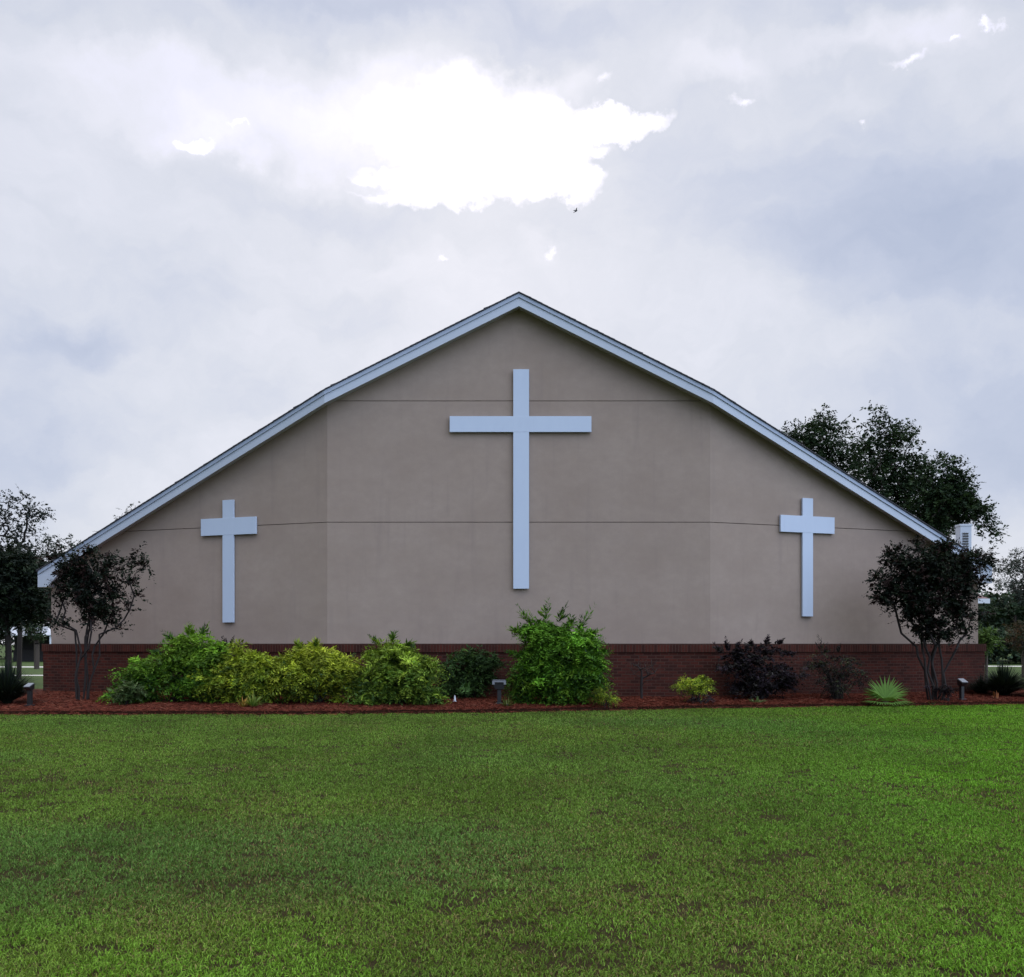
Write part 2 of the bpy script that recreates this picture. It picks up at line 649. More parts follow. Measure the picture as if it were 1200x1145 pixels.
X0, YF = .17, 25.7                 # middle of the facade
HX, WS = 4.80, .358                # half width of the forward bay, slope of the wings
XE, XR = 13.05, 12.82              # half widths to the left and to the right


def wallY(x):
    return YF + max(0, abs(x - X0) - HX) * WS


def wallYn(x):
    return YF + np.maximum(0, np.abs(x - X0) - HX) * WS


def bedZ(x, y):
    e = edgeY(x)
    b = np.minimum(wallYn(x) - .2, e + 6)
    t = np.clip((y - e) / (b - e), 0, 1)
    z = .075 + 0 * t + .14 * t ** .9 + .09 * (fbm(x, y, .9, 3) - .5) * np.clip(t * 6, 0, 1) + .02 * (fbm(x, y, .12, 5) - .5)
    return z


gx = np.linspace(-17, 17, 1000)
gt = np.linspace(0, 1, 90)
GX, GT = np.meshgrid(gx, gt)
back_ = np.where(np.abs(GX - X0) < 13.3, wallYn(GX) - .15, np.minimum(wallYn(GX) + .5, 29.5))
EGY = edgeY(GX)
GY = EGY + (back_ - EGY) * GT
GZ = bedZ(GX, GY)
V = np.stack([GX, GY, GZ], -1).reshape(-1, 3)
# vertical lip at the cut edge of the bed
lip = np.stack([gx, edgeY(gx) - .015, np.full_like(gx, -.02)], -1)
V = np.concatenate([V, lip])
n = len(gx)
idx = np.arange(89 * n).reshape(89, n)[:, :-1].ravel()
Fq = np.stack([idx, idx + 1, idx + n + 1, idx + n], 1)
li = 90 * n + np.arange(n - 1)
Fl = np.stack([li, li + 1, np.arange(n - 1) + 1, np.arange(n - 1)], 1)
tag(mesh_np('mulch_bed', V[:90 * n], [Fq], M['mulch'], smooth=True), kind='structure')
lipv = np.concatenate([np.stack([gx, edgeY(gx) - .012, np.full_like(gx, -.02)], -1), np.stack([gx, edgeY(gx) - .004, bedZ(gx, edgeY(gx)) + .004 + .012 * rng.random(len(gx))], -1)])

ex = np.linspace(-20, 20, 300)
V = np.concatenate([np.stack([ex, edgeY(ex) - .13, np.full_like(ex, .008)], -1), np.stack([ex, edgeY(ex) + .05, np.full_like(ex, .008)], -1)])
ii = np.arange(299)
jj = np.arange(n - 1) + 600
tag(mesh_np('soil_edge', np.concatenate([V, lipv]), [np.stack([ii, ii + 1, ii + 301, ii + 300], 1), np.stack([jj, jj + 1, jj + 1 + n, jj + n], 1)], M['soil']), kind='structure')

# pine straw and chips lying on the bed
n = 90000
x = rng.uniform(-14.5, 14.5, n)
e = edgeY(x)
w = wallYn(x) - .3
y = e + (w - e) * rng.random(n) ** 1.5
spill = rng.random(n) < .03
y = np.where(spill, e - .6 * rng.random(n) ** 2, y)
z = np.where(spill, .03, bedZ(x, y)) + rng.uniform(0, .025, n)
th = rng.uniform(0, np.pi, n)
L = rng.uniform(.05, .15, n)
d = np.stack([np.cos(th), np.sin(th), rng.normal(0, .22, n)], 1)
wv = np.stack([-np.sin(th), np.cos(th), rng.normal(0, .6, n)], 1) * rng.uniform(.0018, .0045, n)[:, None]
p = np.stack([x, y, z], 1)
V = np.stack([p - d * L[:, None] / 2 - wv, p + d * L[:, None] / 2 - wv, p + d * L[:, None] / 2 + wv, p - d * L[:, None] / 2 + wv], 1).reshape(-1, 3)
pal = np.array([(.135, .032, .019), (.105, .026, .016), (.18, .050, .028), (.065, .018, .012), (.21, .09, .055)])
cc = pal[rng.choice(5, n, p=[.36, .28, .2, .12, .04])]
tag(mesh_np('pine_straw', V, [np.arange(4 * n).reshape(-1, 4)], M['straw'], colr=np.repeat(cc, 4, 0)),
    'red pine straw mulch strewn over the planting bed', 'mulch', kind='stuff')


def strip(name, pts, w, z, mat):
    mb = MB()
    for (a, b) in zip(pts[:-1], pts[1:]):
        mb.poly([(a[0], a[1], z), (b[0], b[1], z), (b[0], b[1] + w, z), (a[0], a[1] + w, z)])
    return tag(mb.build(name, mat), kind='structure')


strip('path', [(-60, 48), (-36, 48.6), (-21.5, 48.5)], 1.6, .004, M['concrete'])
strip('road', [(-140, 68), (-60, 67), (-30, 66)], 3.0, .004, M['concrete'])
strip('path', [(26, 70), (31, 68.5), (50, 66), (90, 64)], 3.2, .004, M['concrete'])

# ------------------------------------------------------------ lawn blades
m, nt, bs, _ = newmat('thatch')
c = mixrgb(nt, noise(nt, 45, 5, .7), (.018, .018, .008), (.075, .058, .030))
lk(nt, c, bs.inputs['Base Color']); bs.inputs['Roughness'].default_value = 1; bs.inputs['Specular IOR Level'].default_value = 0
bump(nt, bs, noise(nt, 60, 4, .7), 1.0, .02)
ex = np.linspace(-20, 20, 200)
V = np.concatenate([np.stack([ex * .34, np.full_like(ex, 3.9), np.full_like(ex, .0035)], -1), np.stack([ex * .84, edgeY(ex * .84) - .10, np.full_like(ex, .0035)], -1)])
ii = np.arange(199)
tag(mesh_np('lawn_soil', V, [np.stack([ii, ii + 1, ii + 201, ii + 200], 1)], m), kind='structure')
N = 1600000
u = rng.random(N)
# depth density ~ D^-1.4 * width
Dg = np.linspace(3.7, 27, 400)
pdf = Dg ** -1.45 * (Dg * 1.1 + 11)
cdf = np.cumsum(pdf); cdf /= cdf[-1]
D = np.interp(u, cdf, Dg)
x = rng.uniform(-1, 1, N) * (.55 * D + 5.5)
x = x + .5 * rng.normal(size=N) * (np.abs(x) > .55 * D + 4)
keep = D < edgeY(x) - .01 - .12 * rng.random(N) ** 2 - .10 * fbm(x, D * 0, .25, 44, 2)
# the lawn carries on past the ends of the bed edge only in front of it
thin = fbm(x, D, .22, 99, 3) + .25 * (fbm(x, D, 3, 98, 2) - .5)
keep &= ~((thin < .35) & (rng.random(N) < .7))
x, D = x[keep], D[keep]
N = len(x)
brown = fbm(x, D, 2.6, 11, 5)
tuft = fbm(x, D, .35, 21, 3)
hue = fbm(x, D, 6.0, 31, 3)
fine_ = fbm(x, D * .6, .9, 71, 3)
h = (.011 + .017 * tuft + .006 * rng.random(N)) * (1 + .025 * D)
near = np.clip((6.2 - D) / 2.2, 0, 1)
h *= .84 * (1 + .15 * near * (tuft > .52))
lean = rng.uniform(.25, 1.3, N)
ph = rng.uniform(0, 2 * np.pi, N)
dx, dy = np.cos(ph) * lean, np.sin(ph) * lean
wd = (.0014 + .00019 * D) * rng.uniform(.7, 1.4, N)
gz = .022 * fbm(x, D, 1.1, 41, 3) + .002
p0 = np.stack([x, D, gz - .006], 1)
mid = p0 + np.stack([dx * h * .45, dy * h * .45, h * .62], 1)
tip = p0 + np.stack([dx * h * 1.25, dy * h * 1.25, h * .95 - .25 * lean * h], 1)
ph2 = rng.uniform(0, 2 * np.pi, N)
wv = np.stack([np.cos(ph2) * wd, np.sin(ph2) * wd * .6, rng.normal(0, .3, N) * wd], 1)
V = np.stack([p0 - wv, p0 + wv, mid + wv * .9, mid - wv * .9, tip], 1).reshape(-1, 3)
b_ = np.arange(N)[:, None] * 5
Fq = b_ + np.array([[0, 1, 2, 3]])
Ft = b_ + np.array([[3, 2, 4]])
g1 = np.array([.090, .166, .030])
g2 = np.array([.122, .190, .028])
g3 = np.array([.074, .150, .042])
br = np.array([.140, .118, .045])
c = g1[None] * (1 - hue[:, None]) + g2[None] * hue[:, None]
k = np.clip((vnoise(x, D, 3.1, 51) - .5) * 1.6, 0, .55)[:, None]
c = c * (1 - k) + g3 * k
# drier turf in scattered patches, more of them close by
brown2 = fbm(x, D, .7, 95, 3)
dry = np.clip((brown - .50) * 2.4 + (brown2 - .5) * 2.0 + .22 * np.clip((9 - D) / 5, -.8, 1), 0, .8)
isb = rng.random(N) < (.04 + dry * .32)
c = np.where(isb[:, None], br[None] * rng.uniform(.6, 1.35, (N, 1)), c)
# stronger light on the right lawn put into blade colour, plus greener patches close by
lit_lush = np.clip((x / (D * .5) - .30) * 1.5, 0, 1) * np.clip((D - 4) / 6, .3, 1) * (.5 + fbm(x, D, 1.5, 97, 3)) + .6 * near * (fbm(x, D, .8, 61, 2) > .5)
lit_lush = np.clip(lit_lush, 0, 1)[:, None] * (~isb)[:, None]
c = c * (1 - .75 * lit_lush) + np.array([.112, .262, .018]) * .75 * lit_lush
c = 1.07 * c * (.74 + .52 * fine_[:, None]) * rng.uniform(.35, 1.75, (N, 1))
tag(mesh_np('grass', V, [Fq, Ft], M['grass'], colr=np.repeat(c, 5, 0)),
    'short mown green lawn with dry brown patches in front of the church', 'grass', kind='stuff')
del V, Fq, Ft, c, p0, mid, tip

# ------------------------------------------------------------ church
church = empty('church_building', (X0, YF, 0))
tag(church, 'tan stucco church gable wall with brick base and pale blue rake boards', 'church')
PR = church  # children are given local coordinates (x - X0, y - YF, z)
ZB = 1.515               # top of the brick base
ZJ1, ZJ2 = 4.56, 7.60    # control joints
PITCH = .50
OVER = .42               # roof overhang in front of the wall
ZPK = 10.19              # top of shingles at the peak
FH = .33                 # fascia height
WL_ = 18.0               # building length


def roofz(x):            # underside line of the fascia at |x|
    return ZPK - .04 - FH - PITCH * abs(x)


def wy(x):
    return max(0, abs(x) - HX) * WS


def wall_band(mb, x0, x1, z0, z1):
    """stucco panel between x0..x1 and z0..z1 clipped by the roof line"""
    zr = lambda x: roofz(x) + .20
    xr = lambda z: (zr(0) - z) / PITCH
    z1 = min(z1, zr(0))
    poly = [(x0, z0), (x1, z0), (x1, z1), (x0, z1)]
    for s in (1, -1):                      # clip by z < zr on each slope
        f = lambda p: zr(0) - s * PITCH * p[0] - p[1]
        out = []
        for a, b in zip(poly, poly[1:] + poly[:1]):
            fa, fb = f(a), f(b)
            if fa >= 0: out.append(a)
            if fa * fb < 0:
                t = fa / (fa - fb)
                out.append((a[0] + (b[0] - a[0]) * t, a[1] + (b[1] - a[1]) * t))
        poly = out
        if len(poly) < 3: return
    q = []
    for x, z in poly:
        if q and abs(q[-1][0] - x) < 1e-4 and abs(q[-1][2] - z) < 1e-4: continue
        q.append((x, wy(x) - .03, z))
    if abs(q[0][0] - q[-1][0]) < 1e-4 and abs(q[0][2] - q[-1][2]) < 1e-4: q.pop()
    if len(q) > 2: mb.prism(q, (0, .06, 0))


mb = MB()
for (a, b) in ((-XE, -HX), (-HX, HX), (HX, XR)):
    wall_band(mb, a, b, ZB, ZJ1 - .008)
    wall_band(mb, a, b, ZJ1 + .008, ZJ2 - .008)
    wall_band(mb, a, b, ZJ2 + .008, 20)
mb.build('stucco_wall', M['stucco'], PR)
# backing wall behind the joints, side and rear walls
mb = MB()
for (a, b) in ((-XE + .002, -HX), (-HX, HX), (HX, XR - .002)):
    xs = sorted(set([a, b] + ([0] if a < 0 < b else [])))
    pts = [(a, wy(a) + .032, .0)] + [(x, wy(x) + .032, roofz(x) + .19) for x in xs] + [(b, wy(b) + .032, .0)]
    mb.prism(pts, (0, .15, 0))
mb.build('control_joint', M['joint'], PR)
mb = MB()
for s in (-1, 1):
    xe = XE if s < 0 else XR
    y0 = wy(xe) + .19
    mb.prism([(s * xe, y0, 0), (s * xe, WL_, 0), (s * xe, WL_, roofz(xe) + .15), (s * xe, y0, roofz(xe) + .15)], (-s * .2, 0, 0))
mb.prism([(-XE + .2, WL_, 0), (-XE + .2, WL_, roofz(XE)), (0, WL_, roofz(0)), (XR - .2, WL_, roofz(XR)), (XR - .2, WL_, 0)], (0, -.2, 0))
mb.build('side_wall', M['stucco'], PR)

# brick base with its soldier-course cap
BO = .22
path = [(-XE - .14, WL_), (-XE - .14, wy(XE) - BO), (-HX - .02, -BO), (HX + .02, -BO), (XR + .10, wy(XR) - BO), (XR + .10, WL_)]


def ribbon(path, z0, z1, off, thick, inset_top=0):
    """a wall following the plan path; outline off = extra outwards, uv in metres"""
    mb = MB()
    outer = []
    for i, pnt in enumerate(path):
        p = Vector(pnt)
        ns = []
        for a, b in ((i - 1, i), (i, i + 1)):
            if a < 0 or b >= len(path): continue
            d = (Vector(path[b]) - Vector(path[a])).normalized()
            ns.append(Vector((d.y, -d.x)))
        nsum = sum(ns, Vector((0, 0)))
        nn = nsum.normalized()
        k = 1 / max(.3, nn.dot(ns[0]))
        outer.append((p + nn * off * k, p - nn * thick * k))
    u = 0
    for (o0, i0), (o1, i1) in zip(outer[:-1], outer[1:]):
        L_ = (o1 - o0).length
        mb.poly([(o0.x, o0.y, z0), (o1.x, o1.y, z0), (o1.x, o1.y, z1), (o0.x, o0.y, z1)], [(u, z0), (u + L_, z0), (u + L_, z1), (u, z1)])
        mb.poly([(o0.x, o0.y, z1), (o1.x, o1.y, z1), (i1.x, i1.y, z1), (i0.x, i0.y, z1)], [(u, 0), (u + L_, 0), (u + L_, .2), (u, .2)])
        mb.poly([(o1.x, o1.y, z0), (o0.x, o0.y, z0), (i0.x, i0.y, z0), (i1.x, i1.y, z0)], [(u, 0), (u + L_, 0), (u + L_, .2), (u, .2)])
        mb.poly([(i1.x, i1.y, z0), (i0.x, i0.y, z0), (i0.x, i0.y, z1), (i1.x, i1.y, z1)], [(u, z0), (u + L_, z0), (u + L_, z1), (u, z1)])
        u += L_
    return mb


bb = ribbon(path, -.1, ZB - .215, 0, .17).build('brick_base', M['brick'], PR)
cp = ribbon(path, ZB - .213, ZB - .004, .035, .17).build('cap', M['soldier'], bb)

# roof: two planes whose front edge follows the bay
YO = -OVER
XO = XE + .22
EAVE_Y = wy(XO) - OVER


def front(x, extra=0):
    return wy(x) - OVER - extra


rf = empty('roof', (0, 0, 0)); rf.parent = PR
for s in (-1, 1):
    XO = XE + .22 if s < 0 else XR + .24
    mb = MB()
    z = lambda x: ZPK - PITCH * abs(x)
    T = .026
    top = [(0, front(0, .05), z(0)), (s * HX, front(HX, .05), z(HX)), (s * (XO + .05), front(XO + .05, .05), z(XO + .05)),
           (s * (XO + .05), WL_ + .4, z(XO + .05)), (0, WL_ + .4, z(0))]
    mb.poly(top)
    mb.poly([(p[0], p[1], p[2] - T) for p in top][::-1])
    for i in range(5):
        j = (i + 1) % 5
        a, b = top[i], top[j]
        if i == 4: continue
        mb.poly([a, b, (b[0], b[1], b[2] - T), (a[0], a[1], a[2] - T)])
    # overlapping courses show as small steps along the rake
    nst = 95
    for k in range(nst):
        xa = XO * k / nst
        xb = xa + XO / nst * 1.25
        xb = min(xb, XO + .05)
        lift = .006 + random.uniform(0, .008) + (.015 if random.random() < .06 else 0)
        ya, yb = front(xa, .056 + random.uniform(0, .012)), front(xb, .056 + random.uniform(0, .012))
        q = [(s * xa, ya, z(xa) + .002), (s * xb, yb, z(xb) + lift), (s * xb, yb + 1.2, z(xb) + lift), (s * xa, ya + 1.2, z(xa) + .002)]
        mb.poly(q)
        mb.poly([q[0], q[1], (q[1][0], q[1][1], q[1][2] - lift - .02), (q[0][0], q[0][1], q[0][2] - .02)])
        mb.poly([q[1], q[2], (q[2][0], q[2][1], q[2][2] - lift - .02), (q[1][0], q[1][1], q[1][2] - lift - .02)])
    mb.build('shingles', M['shingle'], rf)

    def board(name, ztop, zbot, out, thick, mat, x1=XO):
        """board along the rake; ztop/zbot are offsets below the shingle underside"""
        mb = MB()
        xs = [0, HX, x1]
        for a, b in zip(xs[:-1], xs[1:]):
            za, zb = z(a) - T - .002, z(b) - T - .002
            fa, fb = front(a, out), front(b, out)
            o = [(s * a, fa, za - ztop), (s * b, fb, zb - ztop), (s * b, fb, zb - zbot), (s * a, fa, za - zbot)]
            i = [(p[0], p[1] + thick, p[2]) for p in o]
            mb.poly(o)
            mb.poly(i[::-1])
            mb.poly([o[0], o[1], i[1], i[0]])
            mb.poly([o[3], o[2], i[2], i[3]])
            if b == x1: mb.poly([o[1], o[2], i[2], i[1]])
        return mb.build(name, mat, rf)
    board('rake_trim', 0, .10, .030, .05, M['trim'])
    board('fascia_board', .102, FH - .02, .0, .035, M['fascia'])
    # soffit from fascia back to the wall
    mb = MB()
    for a, b in ((0, HX), (HX, XO)):
        za, zb = z(a) - T - FH + .06, z(b) - T - FH + .06
        mb.prism([(s * a, front(a) + .037, za), (s * b, front(b) + .037, zb), (s * b, wy(b) + .0, zb), (s * a, wy(a) + .0, za)], (0, 0, .02))
    mb.build('soffit', M['soffit'], rf)
    # boxed eave return at the foot of the rake, with side fascia running back
    mb = MB()
    zt = z(XO) - T - .01
    mb.prism([(s * (XO + .012), front(XO) - .004, zt - .10), (s * (XO + .012), front(XO) - .004, zt - .44), (s * (XO - .30), front(XO - .3) - .004, zt - .44),
              (s * (XO - .62), front(XO - .62) - .004, zt - .13)], (0, .38, 0))
    mb.prism([(s * XO, front(XO) + .386, zt - .02), (s * XO, WL_ + .3, zt - .02), (s * XO, WL_ + .3, zt - .26), (s * XO, front(XO) + .386, zt - .26)], (-s * .03, 0, 0))
    mb.build('eave_return', M['fascia'], rf)

# low rear wing whose white eave shows past the right wall
rw = empty('rear_wing', (0, 0, 0)); rw.parent = PR
mb = MB()
mb.box((14.4, 14.5, 1.5), (3.9, 6, 3.0))
mb.build('wing_wall', M['stucco'], rw)
mb = MB()
mb.poly([(13.0, 11.0, 3.14), (16.93, 11.0, 3.14), (15.6, 14.5, 4.4), (13.0, 14.5, 4.4)])
mb.poly([(16.93, 11.0, 3.14), (16.93, 18.0, 3.14), (15.6, 14.5, 4.4)])
mb.poly([(16.93, 18.0, 3.14), (13.0, 18.0, 3.14), (13.0, 14.5, 4.4), (15.6, 14.5, 4.4)])
mb.build('wing_roof', M['redroof'], rw)
mb = MB()
mb.box((14.95, 11.0, 3.05), (4.0, .06, .17)); mb.build('wing_fascia', M['white'], rw)
mb = MB()
mb.box((16.95, 14.56, 3.05), (.06, 7, .17)); mb.build('wing_fascia', M['white'], rw)

# white louvred steeple base standing behind the right roof slope
st = empty('steeple', (0, 0, 0)); st.parent = PR
D_ = 40.0
sx = (1129 - 600) / F * D_ - X0; sy = D_ - YF
mb = MB()
mb.box((sx, sy, 4.65), (.44, .44, 2.9))
mb.box((sx, sy, 4.98), (.56, .56, .10))
mb.box((sx, sy, 6.13), (.48, .48, .08))
mb.build('steeple_shaft', M['fascia'], st, .01)
mb = MB()
for k in range(7):
    mb.box((sx - .02, sy - .232, 5.2 + k * .1), (.22, .04, .06), rx=.5)
mb.build('louvre', M['louver'], st)

# ------------------------------------------------------------ crosses
def cross(px, pt, pb, pl, pr, pat, pab, wpx, yaw, label):
    D = YF if abs(px - 608) < 50 else None
    if D is None:
        # solve depth on the wing
        s = 1 if px > 608 else -1
        u_ = (px - 600) / F
        # x = u D ; D = YF + (|x-X0|-HX)*WS
        D = (YF - WS * HX - s * WS * X0) / (1 - s * WS * u_)
    D -= .10
    x = (px - 600) / F * D
    zt, zb = EYE + (755 - pt) / F * D, EYE + (755 - pb) / F * D
    za, zc = EYE + (755 - pat) / F * D, EYE + (755 - pab) / F * D
    w = wpx / F * D
    cy = math.cos(yaw)
    k_ = 1.035 if yaw else 1.0
    xl, xr = (pl - px) / F * D / cy, (pr - px) / F * D / cy
    o = empty('cross', (x, D, zb), yaw)
    tag(o, label, 'cross', 'pale crosses fixed on the church wall')
    T = .055
    mb = MB(); mb.box((0, 0, (zt - zb) / 2), (w / 1, T, zt - zb)); mb.build('upright', M['cross'], o, .004)
    mb = MB()
    xl, xr = xl * k_, xr * k_
    mb.box(((xl + xr) / 2, 0, (za + zc) / 2 - zb), (xr - xl, T + .006, za - zc))
    mb.build('crossbar', M['cross'], o, .004)
    mb = MB(); mb.box((0, .05, (zt - zb) * .5), (w * .5, .05, (zt - zb) * .8))
    mb.build('mounting_rail', M['black'], o)


wyaw = math.atan(WS)
cross(610.7, 433, 690, 527, 693, 488, 506.5, 18.5, 0, 'tall pale blue cross in the centre of the gable wall')
cross(267.8, 586, 729.5, 233.5, 302.5, 607, 627, 15.2, -wyaw, 'small pale blue cross on the wall above the big green shrub at left')
cross(946, 584, 722.5, 912, 980, 605, 624.5, 14.5, wyaw, 'small pale blue cross on the wall above the dark purple shrub at right')

# ------------------------------------------------------------ plants
def lobe_pts(lobes, n, shell=.45):
    """random points in ellipsoid lobes [(c(3), r(3), weight)], returns pts, outward dirs"""
    w = np.array([l[2] for l in lobes], dtype=float); w /= w.sum()
    k = rng.choice(len(lobes), n, p=w)
    C = np.array([l[0] for l in lobes])[k]
    Rr = np.array([l[1] for l in lobes])[k]
    d = randdir(n)
    r = (shell + (1 - shell) * rng.random(n) ** .6)[:, None]
    return C + d * Rr * r, nrm(d * np.array([1, 1, 1.0])), k


def lobes_px(spec, D, base_depth=None, flat=.8):
    """spec: (px,py,rx,ry[,dD]) in photo pixels at depth D"""
    out = []
    for s in spec:
        dd = s[4] if len(s) > 4 else 0
        d = D + dd
        c = P(s[0], s[1], d)
        rx, rz = s[2] / F * d, s[3] / F * d
        out.append((c, (rx, min(rx, rz * 1.2) * flat + .0, rz), s[2] * s[3]))
    return out


def root(name, x, y, z, label, cat, group=None):
    o = empty(name, (x, y, z))
    return tag(o, label, cat, group)


def local(V, o):
    return V - np.array(o.location)[None]


def stems(o, base, targets, r0=.016, name='stem', mat='twig', spread=.12):
    segs = []
    for t in targets:
        b = np.array(base) + np.array([random.uniform(-spread, spread), random.uniform(-spread, spread), 0])
        prev = b
        ctrl = b + (t - b) * np.array([.3, .3, .62])
        K = 4
        for i in range(1, K + 1):
            s = i / K
            q = (1 - s) ** 2 * b + 2 * s * (1 - s) * ctrl + s * s * t
            segs.append((prev, q, r0 * (1 - (i - 1) / K * .7), r0 * (1 - i / K * .7)))
            prev = q
    V, F_ = tubes(segs, 5)
    return mesh_np(name, local(V, o), [F_], M[mat], o)


def shrub(name, label, cat, D, spec, n, cols, wts, L=.32, K=6, ll=.105, lw=.036, droop=.55, upb=.22,
          spires=(), group=None, mat='leaf', topcol=None, shell=.35, cvar=.2, nst=18, flat=.8, ground_min=.06):
    lob = lobes_px([(a[0], a[1] + a[3] * .08, a[2] * .84, a[3] * .84) for a in spec], D, flat=flat)
    pxm = np.mean([s[0] for s in spec])
    bx = (pxm - 600) / F * D
    bz = float(bedZ(np.array([bx]), np.array([D]))[0]) - .02
    o = root(name, bx, D, bz, label, cat, group)
    nc = max(6, n // 20)
    Cp, Cd, k = lobe_pts(lob, nc, .50)
    Cp = Cp + Cd * (rng.normal(size=(nc, 1)) * L * .26)
    Cd = nrm(Cd * np.array([1, 1, .5]) + .35 * rng.normal(size=Cd.shape))
    ii = rng.integers(0, nc, n)
    cl = L * .80
    # every clump is a drooping plate of sprays fanning out from a stem end
    flat_ = randdir(n) * np.array([1, 1, .30])
    Pp = Cp[ii] + flat_ * cl * (rng.random(n) ** .7)[:, None] * .75
    Pp[:, 2] -= .35 * np.hypot(*(Pp - Cp[ii])[:, :2].T)
    Dd = nrm(flat_) * .9 + Cd[ii] * .6
    ctone = np.exp(.38 * rng.normal(size=nc))[ii]
    nin = n // 6                     # leaves further in
    Pi, Di, _k = lobe_pts(lob, nin, .1)
    Pp = np.concatenate([Pp, Pi]); Dd = np.concatenate([Dd, Di]); n += nin
    ctone = np.concatenate([ctone, np.ones(nin)])
    wall = wallYn(Pp[:, 0]) - .45
    Pp[:, 1] = np.minimum(Pp[:, 1], wall - rng.random(n) * .15)
    ok = Pp[:, 2] > bz + ground_min
    Pp, Dd, ctone = Pp[ok], Dd[ok], ctone[ok]
    Dd = Dd + np.array([0, 0, upb]) + .22 * rng.normal(size=Dd.shape)
    cols = np.array(cols)
    ci = cols[rng.choice(len(cols), len(Pp), p=np.array(wts) / np.sum(wts))]
    if topcol is not None:      # fresh growth carried at the top of the plant
        zn = (Pp[:, 2] - Pp[:, 2].min()) / (np.ptp(Pp[:, 2]) + 1e-6)
        f = np.clip((zn - .35) * 1.6 + .35 * rng.normal(size=len(zn)), 0, 1)[:, None]
        ci = ci * (1 - f) + np.array(topcol) * f
    ci = ci * ctone[:, None]
    Ls = L * rng.uniform(.6, 1.25, len(Pp))
    Vs, Fs, Cs = fronds(Pp, Dd, Ls, K, ll, lw, droop, colr=ci, cvar=cvar)
    for (px, py, dx_, dz_, ln) in spires:
        q = np.array(P(px, py, D))
        dvec = nrm(np.array([dx_, random.uniform(-.2, .2), dz_]))
        m_ = 4
        dd = nrm(dvec[None] + .22 * rng.normal(size=(m_, 3)))
        dd[0] = dvec
        pts = np.tile(q - dvec * ln * .10, (m_, 1))
        v2, f2, c2 = fronds(pts, dd, ln * 1.3 * np.array([1.15, .9, .7, .6]), 13, ll * 1.35, lw * .85, .12, fwd=.9, colr=cols[rng.choice(len(cols), m_)], cvar=cvar)
        Fs = np.concatenate([Fs, f2 + len(Vs)]); Vs = np.concatenate([Vs, v2]); Cs = np.concatenate([Cs, c2])
    mesh_np('foliage', local(Vs, o), [Fs], M[mat], o, colr=Cs)
    tg = [Pp[i] for i in rng.choice(len(Pp), min(nst, len(Pp)), replace=False)]
    stems(o, (bx, D, bz), tg)
    return o


def grow(base, targets, r_tip, trunk_pts=None, up_pen=.6, jitter=.12, bend=.15):
    """greedy branching skeleton from base (and trunk points) to the targets"""
    nodes = [np.array(base, float)]
    par = [-1]
    last = 0
    if trunk_pts is not None:
        for p in trunk_pts:
            nodes.append(np.array(p, float)); par.append(last); last = len(nodes) - 1
    T = [np.array(t, float) for t in targets]
    ref = nodes[-1]
    T.sort(key=lambda t: np.linalg.norm(t - ref))
    load = {}
    for t in T:
        A = np.array(nodes)
        d = np.linalg.norm(A - t, axis=1)
        dz = np.maximum(0, A[:, 2] - t[2] + .3 * np.hypot(A[:, 0] - t[0], A[:, 1] - t[1]))
        cost = d + up_pen * dz
        if len(nodes) > 3: cost[0] += .8 * d.min()
        j = int(np.argmin(cost))
        a = nodes[j]
        L_ = np.linalg.norm(t - a)
        K = max(1, int(L_ / max(.25, L_ / 4)))
        prev = j
        off = rng.normal(size=3) * bend * L_
        off[2] = -abs(off[2]) * .4
        for i in range(1, K + 1):
            s = i / K
            q = a + (t - a) * s + off * math.sin(math.pi * s) + (rng.normal(size=3) * jitter * L_ / K if i < K else 0)
            nodes.append(q); par.append(prev); prev = len(nodes) - 1
        load[prev] = load.get(prev, 0) + 1
    n = len(nodes)
    cnt = np.zeros(n)
    for k_, v_ in load.items(): cnt[k_] += v_
    for i in range(n - 1, 0, -1): cnt[par[i]] += cnt[i]
    rad = r_tip * np.sqrt(np.maximum(cnt, 1)) ** 1.05
    segs = [(nodes[par[i]], nodes[i], min(rad[par[i]], rad[i] * 1.35), rad[i]) for i in range(1, n)]
    return segs


